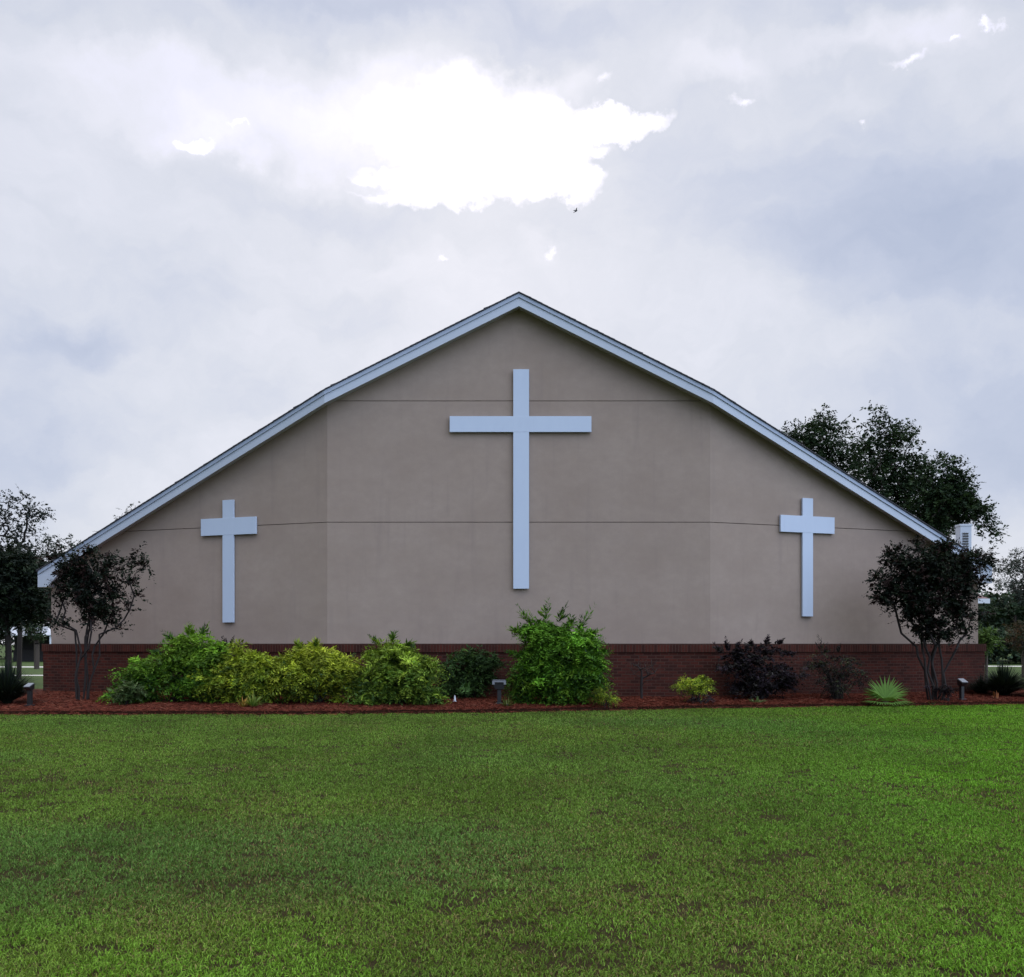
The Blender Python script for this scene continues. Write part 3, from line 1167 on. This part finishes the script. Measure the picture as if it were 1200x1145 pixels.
def tree(name, label, cat, D, basepx, spec, ncl, per, cols, wts, L=.5, K=5, ll=.12, lw=.07, r_tip=.012,
         trunk=None, group=None, mat='leaf', crad=.5, shell=.15, base_z=0.0, flat=.85, droop=.2, cvar=.22, upb=.15, nb=1, bark='bark',
         clip_wall=False, shrink=1.0):
    lob = lobes_px([(a[0], a[1], a[2] * shrink, a[3] * shrink) for a in spec], D, flat=flat)
    bx = (basepx - 600) / F * D
    o = root(name, bx, D, base_z, label, cat, group)
    pts, dd, k = lobe_pts(lob, ncl, shell)
    if clip_wall:
        pts[:, 1] = np.minimum(pts[:, 1], wallYn(pts[:, 0]) - .75)
    segs = []
    if nb == 1:
        tp = None
        if trunk:
            tp = [np.array(P(a, b, D)) + np.array([0, 0, 0]) for a, b in trunk]
        segs = grow((bx, D, base_z - .05), pts, r_tip, tp)
    else:      # several stems from one root: split the targets by angle
        cx = np.mean(pts[:, 0])
        order = np.argsort(pts[:, 0] + .5 * rng.normal(size=len(pts)) * (np.ptp(pts[:, 0]) * .12))
        for gi, g in enumerate(np.array_split(order, nb)):
            b = np.array([bx + (gi - (nb - 1) / 2) * .035 + random.uniform(-.02, .02), D + random.uniform(-.10, .10), base_z - .05])
            m_ = pts[g].mean(axis=0)
            zlow = pts[:, 2].min()
            fork = b + (m_ - b) * random.uniform(.18, .36)
            fork[2] = b[2] + (zlow - b[2]) * random.uniform(.55, 1.0)
            t1 = b + (fork - b) * .35 + rng.normal(size=3) * .035
            t2 = b + (fork - b) * .7 + rng.normal(size=3) * .045
            t1[2] = b[2] + (fork[2] - b[2]) * .35; t2[2] = b[2] + (fork[2] - b[2]) * .7
            segs += grow(b, pts[g], r_tip * .82, [t1, t2, fork], up_pen=.9)
    V, F_ = tubes(segs, 6)
    mesh_np('trunk', local(V, o), [F_], M[bark], o)
    # leafy shoots round every branch end
    n = ncl * per
    ii = np.repeat(np.arange(ncl), per)
    O = pts[ii] + randdir(n) * (crad * rng.random(n) ** .5)[:, None] * np.array([1, 1, .75])
    ctr = np.array([lob[j][0] for j in k])[ii]
    Dd = nrm(O - ctr) * .6 + randdir(n) * .8 + np.array([0, 0, upb])
    if clip_wall:
        O[:, 1] = np.minimum(O[:, 1], wallYn(O[:, 0]) - .35)
        Dd[:, 1] *= .7
    cols = np.array(cols)
    ci = cols[rng.choice(len(cols), n, p=np.array(wts) / np.sum(wts))]
    V, F_, C = fronds(O, Dd, L * rng.uniform(.5, 1.3, n), K, ll, lw, droop, colr=ci, cvar=cvar)
    mesh_np('crown', local(V, o), [F_], M[mat], o, colr=C)
    return o


GREEN = [(.075, .175, .014), (.050, .125, .012), (.125, .225, .018), (.025, .065, .012)]
YEL = [(.22, .285, .024), (.12, .19, .020), (.33, .38, .032), (.04, .08, .018)]
W4 = [.32, .27, .15, .26]

shrub('nandina_shrub', 'big dark green feathery shrub under the small left cross, tallest left of the centre', 'shrub', 24.0,
      [(232, 768, 34, 30), (215, 785, 45, 33), (180, 798, 40, 22), (165, 795, 28, 26), (245, 795, 30, 28), (150, 805, 18, 16), (225, 755, 22, 16)], 2600, GREEN, W4,
      spires=[(205, 752, -.5, .6, .3), (237, 745, .4, .9, .3), (188, 768, -.7, .4, .25), (222, 745, 0, .9, .25), (252, 762, .7, .5, .25)], topcol=(.13, .23, .02))
shrub('nandina_shrub', 'low yellow green shrub between the big left shrub and the next rounder one', 'shrub', 23.7,
      [(285, 786, 38, 27), (305, 790, 34, 26), (262, 792, 24, 22)], 1800, YEL, W4, topcol=(.30, .36, .03),
      spires=[(280, 768, -.2, .8, .18)], group=None)
shrub('nandina_shrub', 'wide yellow green shrub mound beside the left edge of the centre bay', 'shrub', 23.6,
      [(365, 784, 46, 30), (345, 790, 34, 26), (395, 790, 32, 26), (375, 770, 30, 16)], 2300, YEL, W4, topcol=(.36, .41, .035),
      spires=[(370, 758, .1, .9, .16), (352, 760, -.4, .8, .18)])
shrub('nandina_shrub', 'rounded bright green shrub with a raised tuft, right end of the yellow green row', 'shrub', 23.3,
      [(468, 785, 42, 34), (455, 765, 24, 18), (440, 798, 26, 22), (490, 800, 30, 22)], 2300,
      [(.11, .185, .024), (.07, .14, .022), (.19, .27, .03), (.045, .09, .02)], W4, topcol=(.20, .28, .03),
      spires=[(445, 755, -.6, .6, .25), (460, 752, .2, .9, .2), (475, 757, .8, .5, .2)])
shrub('dark_shrub', 'dim loose dark green shrub against the brick left of the tall central bush', 'shrub', 24.8,
      [(550, 785, 28, 20), (545, 800, 30, 12), (570, 775, 20, 10), (530, 792, 18, 12), (555, 768, 14, 6)], 900,
      [(.035, .07, .02), (.022, .045, .015), (.05, .095, .02)], [.5, .3, .2])
shrub('nandina_shrub', 'tall dense green bush with upright feathery shoots below the tall central cross', 'shrub', 23.7,
      [(655, 772, 42, 44), (640, 750, 27, 27), (674, 762, 28, 31), (624, 795, 22, 22), (658, 798, 46, 20), (690, 786, 18, 28), (634, 738, 17, 12)], 4600,
      GREEN, W4, L=.33, topcol=(.085, .19, .016),
      spires=[(622, 730, -.5, .8, .42), (640, 725, .1, 1, .38), (655, 728, .4, 1, .4), (680, 738, .45, .9, .55), (612, 742, -.8, .4, .3),
              (690, 745, .8, .5, .3), (700, 765, .9, .2, .25), (606, 765, -.9, .2, .2), (668, 735, .1, 1, .25)])
shrub('small_shrub', 'little yellow green shrub at the right foot of the tall central bush', 'shrub', 23.1,
      [(712, 813, 12, 9), (704, 815, 8, 7)], 260, YEL, W4, L=.16, ll=.04, lw=.014, nst=6)
shrub('small_shrub', 'small bright lime shrub alone against the brick right of centre', 'shrub', 24.2,
      [(814, 798, 19, 10), (806, 803, 12, 9), (824, 800, 12, 10)], 420,
      [(.31, .38, .03), (.20, .28, .028), (.40, .45, .04), (.07, .11, .02)], W4, L=.2, ll=.055, lw=.018, nst=8)
PURP = [(.020, .014, .019), (.014, .012, .014), (.030, .020, .024), (.038, .034, .030)]
shrub('loropetalum_shrub', 'large near black purple shrub under the small right cross', 'shrub', 25.0,
      [(890, 782, 50, 28), (865, 778, 30, 26), (915, 785, 34, 26), (890, 762, 44, 12), (895, 798, 52, 14)], 1300, PURP, W4,
      L=.22, K=5, ll=.065, lw=.042, mat='leaf_dark', upb=.3,
      spires=[(852, 762, -.1, 1, .28), (862, 762, .5, 1, .25), (845, 765, -.6, .9, .25), (897, 755, .3, .9, .2), (912, 755, .6, .7, .18), (880, 757, 0, 1, .12)])
shrub('loropetalum_shrub', 'sparse twiggy dark shrub with one tall sprig left of the fan palm', 'shrub', 25.3,
      [(975, 785, 30, 24), (965, 775, 20, 20), (1000, 790, 20, 20), (985, 800, 28, 12)], 700,
      [(.028, .026, .022), (.04, .05, .022), (.02, .018, .018)], [.5, .25, .25], L=.24, K=5, ll=.045, lw=.026, mat='leaf_dark', nst=30,
      spires=[(962, 762, -.25, 1, .34), (966, 765, .25, 1, .22), (982, 764, .3, 1, .2)])
shrub('sprig_plant', 'dark purple sprig poking up behind the shrubs under the small left cross', 'plant', 24.7,
      [(268, 758, 7, 10)], 16, PURP, W4, L=.2, K=5, ll=.05, lw=.03, mat='leaf_dark', nst=5,
      spires=[(264, 757, -.3, 1, .2), (270, 757, .3, 1, .22), (273, 760, .7, .7, .2)])
shrub('groundcover_plant', 'low dark purple plant at the foot of the right crape myrtle', 'plant', 25.2,
      [(1100, 808, 17, 7), (1112, 809, 10, 6)], 170, PURP, W4, L=.13, K=4, ll=.04, lw=.025, mat='leaf_dark', nst=6, ground_min=.02)
shrub('groundcover_plant', 'low dim purplish plant in front of the small lime shrub', 'plant', 23.9,
      [(822, 817, 18, 4)], 70, PURP, W4, L=.12, K=4, ll=.035, lw=.02, mat='leaf_dark', nst=6, ground_min=.0)
shrub('pale_shrub', 'small pale green plant at the left foot of the big dark green shrub', 'shrub', 23.3,
      [(140, 812, 14, 8), (152, 810, 12, 10)], 120, [(.07, .11, .035), (.10, .13, .05), (.04, .07, .02)], [.4, .2, .4], L=.2, nst=5, ground_min=.02)
# light green shrub beyond the right corner
DK = [(.030, .055, .020), (.020, .040, .016), (.045, .075, .022)]

# bare little shrub
bx, D = (752 - 600) / F * 24.9, 24.9
o = root('bare_shrub', bx, D, .15, 'bare twiggy brown shrub on a single thin stem against the brick', 'shrub')
tg = []
for i in range(60):
    a = rng.normal(size=3) * np.array([.22, .15, .18])
    tg.append(np.array([bx, D, EYE + (755 - 783) / F * D]) + a)
segs = grow((bx, D, .1), tg, .004, [(bx - .01, D, .5), (bx, D, .68)], bend=.1)
V, F_ = tubes(segs, 5)
mesh_np('twigs', local(V, o), [F_], M['twig'], o)
O = np.array(tg)
V, F_, C = fronds(O, randdir(60), np.full(60, .12), 2, .035, .02, colr=np.tile([[.05, .03, .02]], (60, 1)))
mesh_np('leaves', local(V, o), [F_], M['leaf_dark'], o, colr=C)

# ---- crape myrtles in the bed
CM = [(.013, .019, .013), (.018, .027, .015), (.009, .012, .010), (.028, .016, .014)]
tree('crape_myrtle', 'dark leaved multi stemmed crape myrtle at the left corner of the brick base', 'tree', 24.6, 97,
     [(108, 668, 45, 22), (90, 690, 30, 28), (118, 695, 34, 28), (112, 720, 26, 16), (80, 665, 22, 16), (148, 665, 22, 9), (155, 685, 12, 5),
      (145, 700, 16, 6), (68, 728, 14, 6), (135, 735, 10, 7), (162, 650, 12, 4), (175, 662, 9, 3), (152, 715, 12, 3), (70, 655, 20, 8), (98, 650, 12, 8)],
     125, 8, CM, W4, L=.33, K=7, ll=.085, lw=.05, r_tip=.0060, crad=.13, base_z=.1, mat='leaf_dark', nb=8, shell=.1, clip_wall=True, shrink=.86, upb=.25, bark='twig')
tree('crape_myrtle', 'larger dark crape myrtle covering the right end of the stucco wall', 'tree', 25.4, 1095,
     [(1075, 668, 34, 28), (1110, 665, 36, 26), (1090, 695, 40, 30), (1060, 700, 24, 22), (1120, 695, 26, 24), (1085, 728, 30, 16), (1100, 738, 26, 10), (1050, 655, 24, 12),
      (1030, 680, 10, 10), (1140, 655, 22, 9), (1145, 680, 16, 8), (1105, 640, 14, 8), (1070, 638, 12, 7), (1130, 720, 20, 8), (1135, 742, 16, 3), (1040, 700, 12, 12), (1150, 730, 8, 3), (1032, 662, 10, 4), (1030, 680, 7, 3)],
     300, 8, CM, W4, L=.33, K=7, ll=.085, lw=.052, r_tip=.0050, crad=.13, base_z=.1, mat='leaf_dark', nb=8, shell=.1, clip_wall=True, shrink=.86, upb=.25, bark='twig')
# a third one out to the right: only its branch tips reach into view
tree('crape_myrtle', 'dark crape myrtle at the right edge whose branch tips reach in beside the eave', 'tree', 27.0, 1262,
     [(1250, 690, 50, 40), (1205, 662, 24, 14), (1190, 660, 14, 10), (1215, 690, 20, 16), (1185, 652, 8, 6), (1160, 662, 14, 3), (1240, 640, 34, 22)],
     110, 8, CM, W4, L=.34, K=6, ll=.065, lw=.034, r_tip=.006, crad=.22, base_z=0, mat='leaf_dark', nb=4, shell=.1, upb=.25, bark='twig')

# ---- trees behind the church, right
BT = [(.018, .034, .016), (.025, .044, .020), (.013, .023, .013), (.034, .056, .022)]
kw = dict(mat='leaf_dark', L=.55, K=5, ll=.17, lw=.10, r_tip=.011, crad=.62, shell=.1)
tree('broadleaf_tree', 'bushy dark tree rising behind the right roof slope, nearest the gable', 'tree', 56, 975,
     [(955, 525, 38, 32), (985, 545, 36, 36), (940, 505, 22, 18), (970, 500, 26, 16), (1000, 570, 30, 30), (930, 520, 14, 14), (960, 560, 40, 40)],
     150, 13, BT, W4, trunk=[(975, 740), (972, 640)], **kw)
tree('broadleaf_tree', 'tallest airy tree behind the right roof slope with gaps of sky in its top', 'tree', 52, 1062,
     [(1047, 482, 22, 10), (1018, 490, 14, 6), (1062, 478, 10, 5), (1010, 520, 14, 10), (1040, 505, 20, 16), (1055, 520, 26, 22), (1030, 535, 24, 18), (1065, 555, 40, 26), (1030, 580, 40, 34), (1075, 590, 40, 30), (1010, 560, 20, 24), (1095, 620, 30, 16), (1050, 610, 40, 24)],
     210, 12, BT, W4, trunk=[(1065, 720), (1060, 660), (1055, 600)], **kw)
tree('broadleaf_tree', 'spreading tree behind the right roof end with one long low limb', 'tree', 48, 1105,
     [(1100, 560, 22, 20), (1115, 580, 28, 24), (1130, 600, 24, 16), (1095, 595, 26, 24), (1148, 605, 14, 7), (1156, 624, 10, 5), (1140, 585, 10, 8), (1125, 565, 12, 12), (1085, 630, 22, 18)],
     150, 11, BT, W4, trunk=[(1108, 720), (1108, 650)], **{**kw, 'crad': .5})
# ---- trees at the left
tree('broadleaf_tree', 'airy tall tree at the left edge showing sky through its upright branches', 'tree', 44, 22,
     [(30, 590, 10, 22), (14, 600, 9, 20), (42, 610, 12, 18), (5, 620, 12, 20), (28, 625, 16, 18), (50, 600, 6, 10), (-15, 610, 18, 30), (30, 650, 24, 16), (47, 640, 8, 12), (-12, 650, 26, 22)],
     95, 5, [(.022, .03, .03), (.03, .04, .03), (.018, .022, .022)], [.4, .3, .3], trunk=[(24, 720), (24, 670)],
     **{**kw, 'crad': .30, 'L': .42, 'll': .12, 'lw': .075, 'r_tip': .009, 'bark': 'twig'})
tree('evergreen_tree', 'dense dark evergreen tree at the left edge below the airy tall one', 'tree', 38, 10,
     [(10, 690, 42, 46), (28, 665, 24, 22), (-10, 680, 40, 50), (38, 708, 16, 20), (-32, 725, 34, 50)],
     150, 16, [(.016, .024, .016), (.022, .034, .018), (.012, .018, .013)], [.4, .3, .3], trunk=[(10, 760), (8, 730)],
     **{**kw, 'crad': .6, 'r_tip': .008, 'bark': 'twig'})
tree('broadleaf_tree', 'thin branched tree just behind the left roof corner', 'tree', 52, 66,
     [(62, 640, 12, 9), (80, 637, 10, 10), (55, 655, 14, 10), (75, 660, 16, 14), (95, 655, 14, 12), (60, 690, 16, 20)],
     70, 5, [(.024, .034, .026), (.034, .045, .03)], [.6, .4], trunk=[(62, 730), (64, 690)],
     **{**kw, 'crad': .34, 'L': .42, 'll': .12, 'lw': .075, 'r_tip': .014})
tree('broadleaf_tree', 'bare topped tree whose thin twigs show over the left roof slope', 'tree', 60, 146,
     [(145, 604, 8, 10), (158, 598, 6, 8), (135, 614, 10, 6), (120, 624, 8, 5), (146, 625, 16, 14), (152, 592, 6, 5), (140, 650, 30, 22)],
     60, 3, [(.03, .036, .03), (.04, .05, .034)], [.6, .4], trunk=[(146, 730), (146, 660)],
     **{**kw, 'crad': .3, 'L': .35, 'll': .10, 'lw': .06, 'r_tip': .011})
tree('small_tree', 'little rounded tree on the lawn beyond the left corner', 'tree', 62, 43,
     [(42, 742, 13, 10), (36, 738, 8, 8), (50, 744, 8, 7)], 40, 8, [(.03, .05, .024), (.045, .07, .03)], [.6, .4], trunk=[(43, 765), (43, 755)],
     **{**kw, 'crad': .25, 'L': .3, 'll': .1, 'lw': .06, 'r_tip': .022})
# right distance
tree('pine_tree', 'hazy tall pine standing above the far woods at the right edge', 'tree', 85, 1190,
     [(1190, 665, 10, 14), (1182, 690, 14, 14), (1198, 690, 14, 18), (1185, 652, 5, 6), (1175, 665, 5, 5)], 60, 8,
     [(.05, .065, .055), (.065, .08, .065)], [.5, .5], trunk=[(1190, 740), (1189, 690)], **{**kw, 'crad': .5, 'L': .6, 'll': .2, 'lw': .08})
tree('bright_bush', 'light green bushy sapling just past the right end of the brick base', 'bush', 40, 1156,
     [(1155, 748, 9, 9), (1151, 756, 6, 8), (1163, 755, 6, 6)], 40, 8, [(.085, .14, .03), (.06, .10, .025)], [.5, .5], trunk=[(1156, 768)],
     **{**kw, 'crad': .2, 'L': .3, 'll': .1, 'lw': .05, 'r_tip': .008})
tree('rusty_tree', 'reddish brown conifer at the right edge in front of the far woods', 'tree', 46, 1200,
     [(1196, 748, 14, 12), (1190, 738, 8, 8), (1205, 755, 18, 12)], 60, 8, [(.09, .05, .025), (.05, .04, .022), (.03, .04, .02)], [.35, .35, .3], trunk=[(1200, 768)],
     **{**kw, 'crad': .22, 'L': .4, 'll': .1, 'lw': .04, 'r_tip': .012})

# far woods, one mass left and right behind everything
def woods(x0, x1, y0, y1, h0, h1, n, cols):
    o = None
    x = rng.uniform(x0, x1, n)
    y = rng.uniform(y0, y1, n)
    top = h0 + (h1 - h0) * fbm(x, y * .3, 6, 81, 3) + 1.5 * fbm(x, y, 1.8, 83, 2)
    z = top * rng.random(n) ** .55 + .2
    O = np.stack([x, y, z], 1)
    Dd = randdir(n) + np.array([0, -.3, .3])
    c_ = np.array(cols)[rng.choice(len(cols), n)]
    # whole crowns differ in colour
    c_ = c_ * (.65 + .8 * vnoise(x, z * 1.0, 4.0, 91))[:, None]
    return fronds(O, Dd, rng.uniform(.6, 1.2, n), 4, .42, .26, .2, colr=c_, cvar=.3)


WC = [(.030, .050, .028), (.022, .038, .024), (.040, .060, .030)]
parts_ = [woods(36, 80, 84, 98, 2.5, 6.5, 11000, WC), woods(34, 60, 76, 82, .8, 2.4, 2600, WC),
          woods(-95, -36, 98, 112, 5.5, 10, 20000, [(.018, .026, .020), (.024, .034, .024)]),
          woods(-36, 40, 110, 120, 3, 6, 8000, WC)]
Vs, Fs, Cs, off = [], [], [], 0
for v_, f_, c_ in parts_:
    Vs.append(v_); Fs.append(f_ + off); Cs.append(c_); off += len(v_)
tag(mesh_np('woods', np.concatenate(Vs), [np.concatenate(Fs)], M['leaf_dark'], colr=np.concatenate(Cs)),
    'far dark woods closing the view beyond the lawn', 'woods', kind='stuff')

# white roofed shed beyond the lawn at the left
D_ = 88.0
o = root('carport', (36 - 600) / F * D_, D_, 0, 'low open carport with a pale metal roof far left under the dark trees', 'carport')
zr, ze = EYE + (755 - 735) / F * D_, EYE + (755 - 745) / F * D_
mb = MB()
mb.prism([(-2.6, -2.2, ze), (2.8, -2.2, ze), (1.4, .0, zr), (-1.4, .0, zr)], (0, 0, .05))
mb.prism([(-2.6, 2.2, ze), (2.8, 2.2, ze), (1.4, .003, zr), (-1.4, .003, zr)], (0, 0, .05))
mb.prism([(2.8, -2.2, ze), (2.8, 2.2, ze), (1.4, .0015, zr)], (0, 0, .048))
mb.prism([(-2.6, -2.2, ze), (-2.6, 2.2, ze), (-1.4, .0015, zr)], (0, 0, .048))
mb.build('roof', M['metalroof'], o)
mb = MB(); mb.box((.1, 1.9, ze / 2 - .02), (4.8, .1, ze - .06)); mb.box((.1, 1.0, .5), (3.6, 1.2, 1.0)); mb.build('wall', M['darkwood'], o)
for (a, b) in ((-2.4, -2), (2.6, -2), (.1, -2)):
    mb = MB(); mb.box((a, b, ze / 2), (.12, .12, ze)); mb.build('post', M['white'], o)

# ---- spiky plants at both ends of the bed
def spiky(name, label, px, D, n, h, spread, cols, w=.02, cat='plant', droop=.5, zb=None):
    x = (px - 600) / F * D
    z = float(bedZ(np.array([x]), np.array([D]))[0]) - .02 if zb is None else zb
    o = root(name, x, D, z, label, cat)
    ph = rng.uniform(0, 2 * np.pi, n)
    lean = rng.random(n) ** .7
    hh = h * rng.uniform(.6, 1.1, n)
    K = 6
    Vs = []
    for i in range(K + 1):
        t = i / K
        rr = spread * lean * (t ** 1.3) * hh / h
        zz = hh * (t * (1.15 - .35 * lean) - droop * lean * t * t)
        c_ = np.stack([np.cos(ph) * (rr + .05), np.sin(ph) * (rr + .05), zz], 1)
        ww = w * (1 - t) ** .6 * .5 + .001
        wv_ = np.stack([-np.sin(ph), np.cos(ph), np.zeros(n)], 1) * ww
        Vs += [c_ - wv_, c_ + wv_]
    V = np.stack(Vs, 1)
    b = np.arange(n)[:, None] * (2 * (K + 1))
    Fq = np.concatenate([b + np.array([[2 * i, 2 * i + 1, 2 * i + 3, 2 * i + 2]]) for i in range(K)])
    c_ = np.array(cols)[rng.choice(len(cols), n)] * rng.uniform(.7, 1.3, (n, 1))
    mesh_np('leaves', V.reshape(-1, 3), [Fq], M['leaf_dark' if cols[0][1] < .05 else 'leaf'], o, colr=np.repeat(c_, 2 * (K + 1), 0))
    mb = MB(); mb.prism([(.06 * math.cos(a), .06 * math.sin(a), -.03) for a in np.linspace(0, 2 * math.pi, 7)[:-1]], (0, 0, .10)); mb.build('crown_base', M['twig'], o)
    return o


DG = [(.016, .024, .016), (.022, .034, .020), (.012, .016, .014)]
spiky('spiky_plant', 'dark arching grassy clump at the far left edge of the bed', 8, 23.6, 1500, .95, 1.1, DG, .022)
spiky('spiky_plant', 'dark arching grassy clump right of the right brick corner', 1176, 27.0, 1600, .85, 1.25, DG, .022)
spiky('spiky_plant', 'dark grassy clump at the very right edge of the bed', 1222, 26.7, 1300, .9, 1.2, DG, .022)
spiky('spiky_plant', 'low dark tuft between the right brick corner and the grassy clumps', 1150, 27.6, 600, .5, .8, DG, .018)
HO = [(.13, .20, .04), (.09, .16, .03), (.22, .25, .05)]
spiky('variegated_plant', 'small bright green spiky plant in front of the low yellow green shrub', 297, 22.6, 70, .38, .42, HO, .035, droop=.6)
spiky('variegated_plant', 'little orange yellow tuft beside the small spiky plant on the left', 285, 22.5, 30, .30, .26, [(.38, .20, .04), (.30, .22, .05)], .035, droop=.6)
spiky('small_plant', 'tiny olive green tuft in front of the central flood light', 594, 22.9, 40, .28, .28, [(.09, .12, .03), (.12, .11, .03)], .03, droop=.6)
spiky('low_plant', 'flat pale green rosette below the purple shrub', 886, 24.3, 40, .16, .38, [(.13, .19, .07), (.09, .13, .04)], .045, droop=.3)
spiky('small_plant', 'thin green weeds at the edge of the bed below the right crape myrtle', 1092, 24.9, 60, .14, .4, [(.10, .16, .03), (.07, .11, .03)], .014, droop=.3, zb=0.0)
spiky('small_plant', 'tiny orange brown tuft in the bed near the right edge', 1167, 25.9, 14, .26, .08, [(.35, .14, .06), (.26, .10, .05)], .03, droop=.2)

# ---- fan palm
D_ = 24.6
fx = (1038 - 600) / F * D_
fz = float(bedZ(np.array([fx]), np.array([D_]))[0])
o = root('fan_palm', fx, D_, fz, 'low pale green fan palm near the right crape myrtle', 'palm')
Vs, Fs, Cs = [], [], []
segs = []
specs = [(3.0, .12, 80, .50), (-1.45, .20, 38, .42), (1.45, .20, 38, .42), (-1.3, .22, 8, .40), (1.3, .22, 8, .40), (-2.2, .15, 58, .46), (2.2, .15, 58, .46), (-.5, .16, 6, .34), (.5, .16, 6, .34), (0, .12, 30, .30)]
for (yaw, st_, elv, r_) in specs:
    # petiole then fan: plane spanned by axis and side
    axis = Vector((math.sin(yaw) * math.cos(R(elv)), -math.cos(yaw) * math.cos(R(elv)), math.sin(R(elv))))
    side = Vector((math.cos(yaw), math.sin(yaw), 0))
    nor = axis.cross(side).normalized()
    org = axis * st_
    segs.append((np.array((0, 0, .0)), np.array(org), .008, .006))
    nb_ = 17
    r_ *= 1.32; st_ *= 1.2
    for i in range(nb_):
        a = R(-85 + 170 * i / (nb_ - 1))
        d = (axis * math.cos(a) + side * math.sin(a)).normalized()
        wv_ = (axis * -math.sin(a) + side * math.cos(a)).normalized()
        rr = r_ * random.uniform(.9, 1.05) * (1 - .18 * abs(a) / R(85))
        w0 = rr * .5 * math.tan(R(4.6))
        m_ = org + d * rr * .5 + nor * .01
        tip = org + d * rr - Vector((0, 0, .05 + .04 * random.random()))
        nbv = len(Vs)
        Vs += [org, m_ + wv_ * w0, tip, m_ - wv_ * w0]
        Fs.append((nbv, nbv + 1, nbv + 2, nbv + 3))
        g = random.uniform(.8, 1.25)
        Cs += [(.12 * g, .225 * g, .045 * g)] * 4
mesh_np('fronds', np.array([tuple(v) for v in Vs]), [np.array(Fs)], M['leaf'], o, colr=np.array(Cs))
V, F_ = tubes(segs, 5)
mesh_np('petioles', V, [F_], M['bark'], o)


# ---- flood lights
def flood(px, py, D, w, hgt, d, label, tilt, yaw, brackets=False):
    x = (px - 600) / F * D
    z = float(bedZ(np.array([x]), np.array([D]))[0]) - .02
    o = root('flood_light', x, D, z, label, 'flood light', 'garden flood lights aimed at the wall')
    o.rotation_euler = (0, 0, yaw)
    zc = EYE + (755 - py) / F * D - z
    mb = MB()
    # tapered housing
    a = [(-w / 2, -d / 2), (w / 2, -d / 2), (w / 2, d / 2), (-w / 2, d / 2)]
    from mathutils import Matrix
    Rm = Matrix.Rotation(tilt, 3, 'X')
    topv = [Rm @ Vector((p[0], p[1], hgt / 2)) + Vector((0, 0, zc)) for p in a]
    botv = [Rm @ Vector((p[0] * .62, p[1] * .62, -hgt / 2)) + Vector((0, 0, zc)) for p in a]
    mb.poly(topv); mb.poly(botv[::-1])
    for i in range(4):
        j = (i + 1) % 4
        mb.poly([botv[i], botv[j], topv[j], topv[i]])
    h_ = mb.build('housing', M['black'], o, .006)
    mb = MB()
    q = [Rm @ Vector((p[0] * .9, p[1] * .9, hgt / 2 + .006)) + Vector((0, 0, zc)) for p in a]
    mb.prism(q, Rm @ Vector((0, 0, .012)))
    mb.build('lens', M['glass'], o)
    if brackets:
        mb = MB()
        mb.box((0, -d / 2 - .008, zc + hgt / 2 - .012), (w * .98, .012, .035))
        for s in (-1, 1): mb.box((s * (w / 2 - .03), -d / 2 - .012, zc + hgt / 2 - .055), (.055, .014, .05))
        mb.build('rim', M['glass'], o)
    mb = MB()
    zk = zc - hgt / 2 - .0
    mb.box((0, 0, zk / 2 + .01), (.09, .08, zk))
    mb.build('post', M['black'], o, .004)
    mb = MB(); mb.box((0, 0, .03), (.16, .16, .05)); mb.build('base', M['black'], o, .006)
    return o


flood(585, 803, 23.4, .32, .20, .2, 'black flood light with a pale rim left of the tall central bush', R(-6), 0, True)
flood(1127, 801, 25.6, .20, .15, .20, 'black flood light on a short post near the right brick corner', R(28), R(20))
flood(35, 806, 22.8, .18, .12, .18, 'black flood light beside the dark clump at the left end of the bed', R(28), R(-20))

# tiny white cone marker left of the central light
D_ = 23.9
x = (533 - 600) / F * D_
o = root('path_light', x, D_, float(bedZ(np.array([x]), np.array([D_]))[0]) - .01, 'tiny white cone shaped garden marker in front of the dim dark shrub', 'garden marker')
V, F_ = tubes([((0, 0, 0), (0, 0, .12), .035, .016), ((0, 0, .12), (0, 0, .15), .016, .004)], 12)
mesh_np('cone', V, [F_], M['white'], o, smooth=True)
V, F_ = tubes([((0, 0, -.05), (0, 0, .015), .07, .06)], 12)
mesh_np('foot', V, [F_], M['white'], o, smooth=True)

# ---- bird high over the roof
bp = P(675, 247.5, 60)
o = root('bird', *bp, 'small dark bird flying below the bright gap in the clouds', 'bird')
V, F_ = tubes([((-.11, 0, -.03), (-.05, 0, -.01), .012, .035), ((-.05, 0, -.01), (.04, 0, .01), .035, .032), ((.04, 0, .01), (.09, 0, .025), .032, .02), ((.09, 0, .025), (.12, 0, .03), .02, .004), ((-.18, 0, -.05), (-.11, 0, -.03), .02, .012)], 8)
mesh_np('body', V, [F_], M['bird'], o, smooth=True)
for s in (-1, 1):
    mb = MB()
    mb.prism([(-.045, s * .02, .01), (.045, s * .02, .015), (.03, s * .12, .11), (-.02, s * .26, .13), (-.04, s * .12, .09)], (0, 0, .008))
    mb.build('wing', M['bird'], o)
o.rotation_euler = (0, R(-20), R(25))
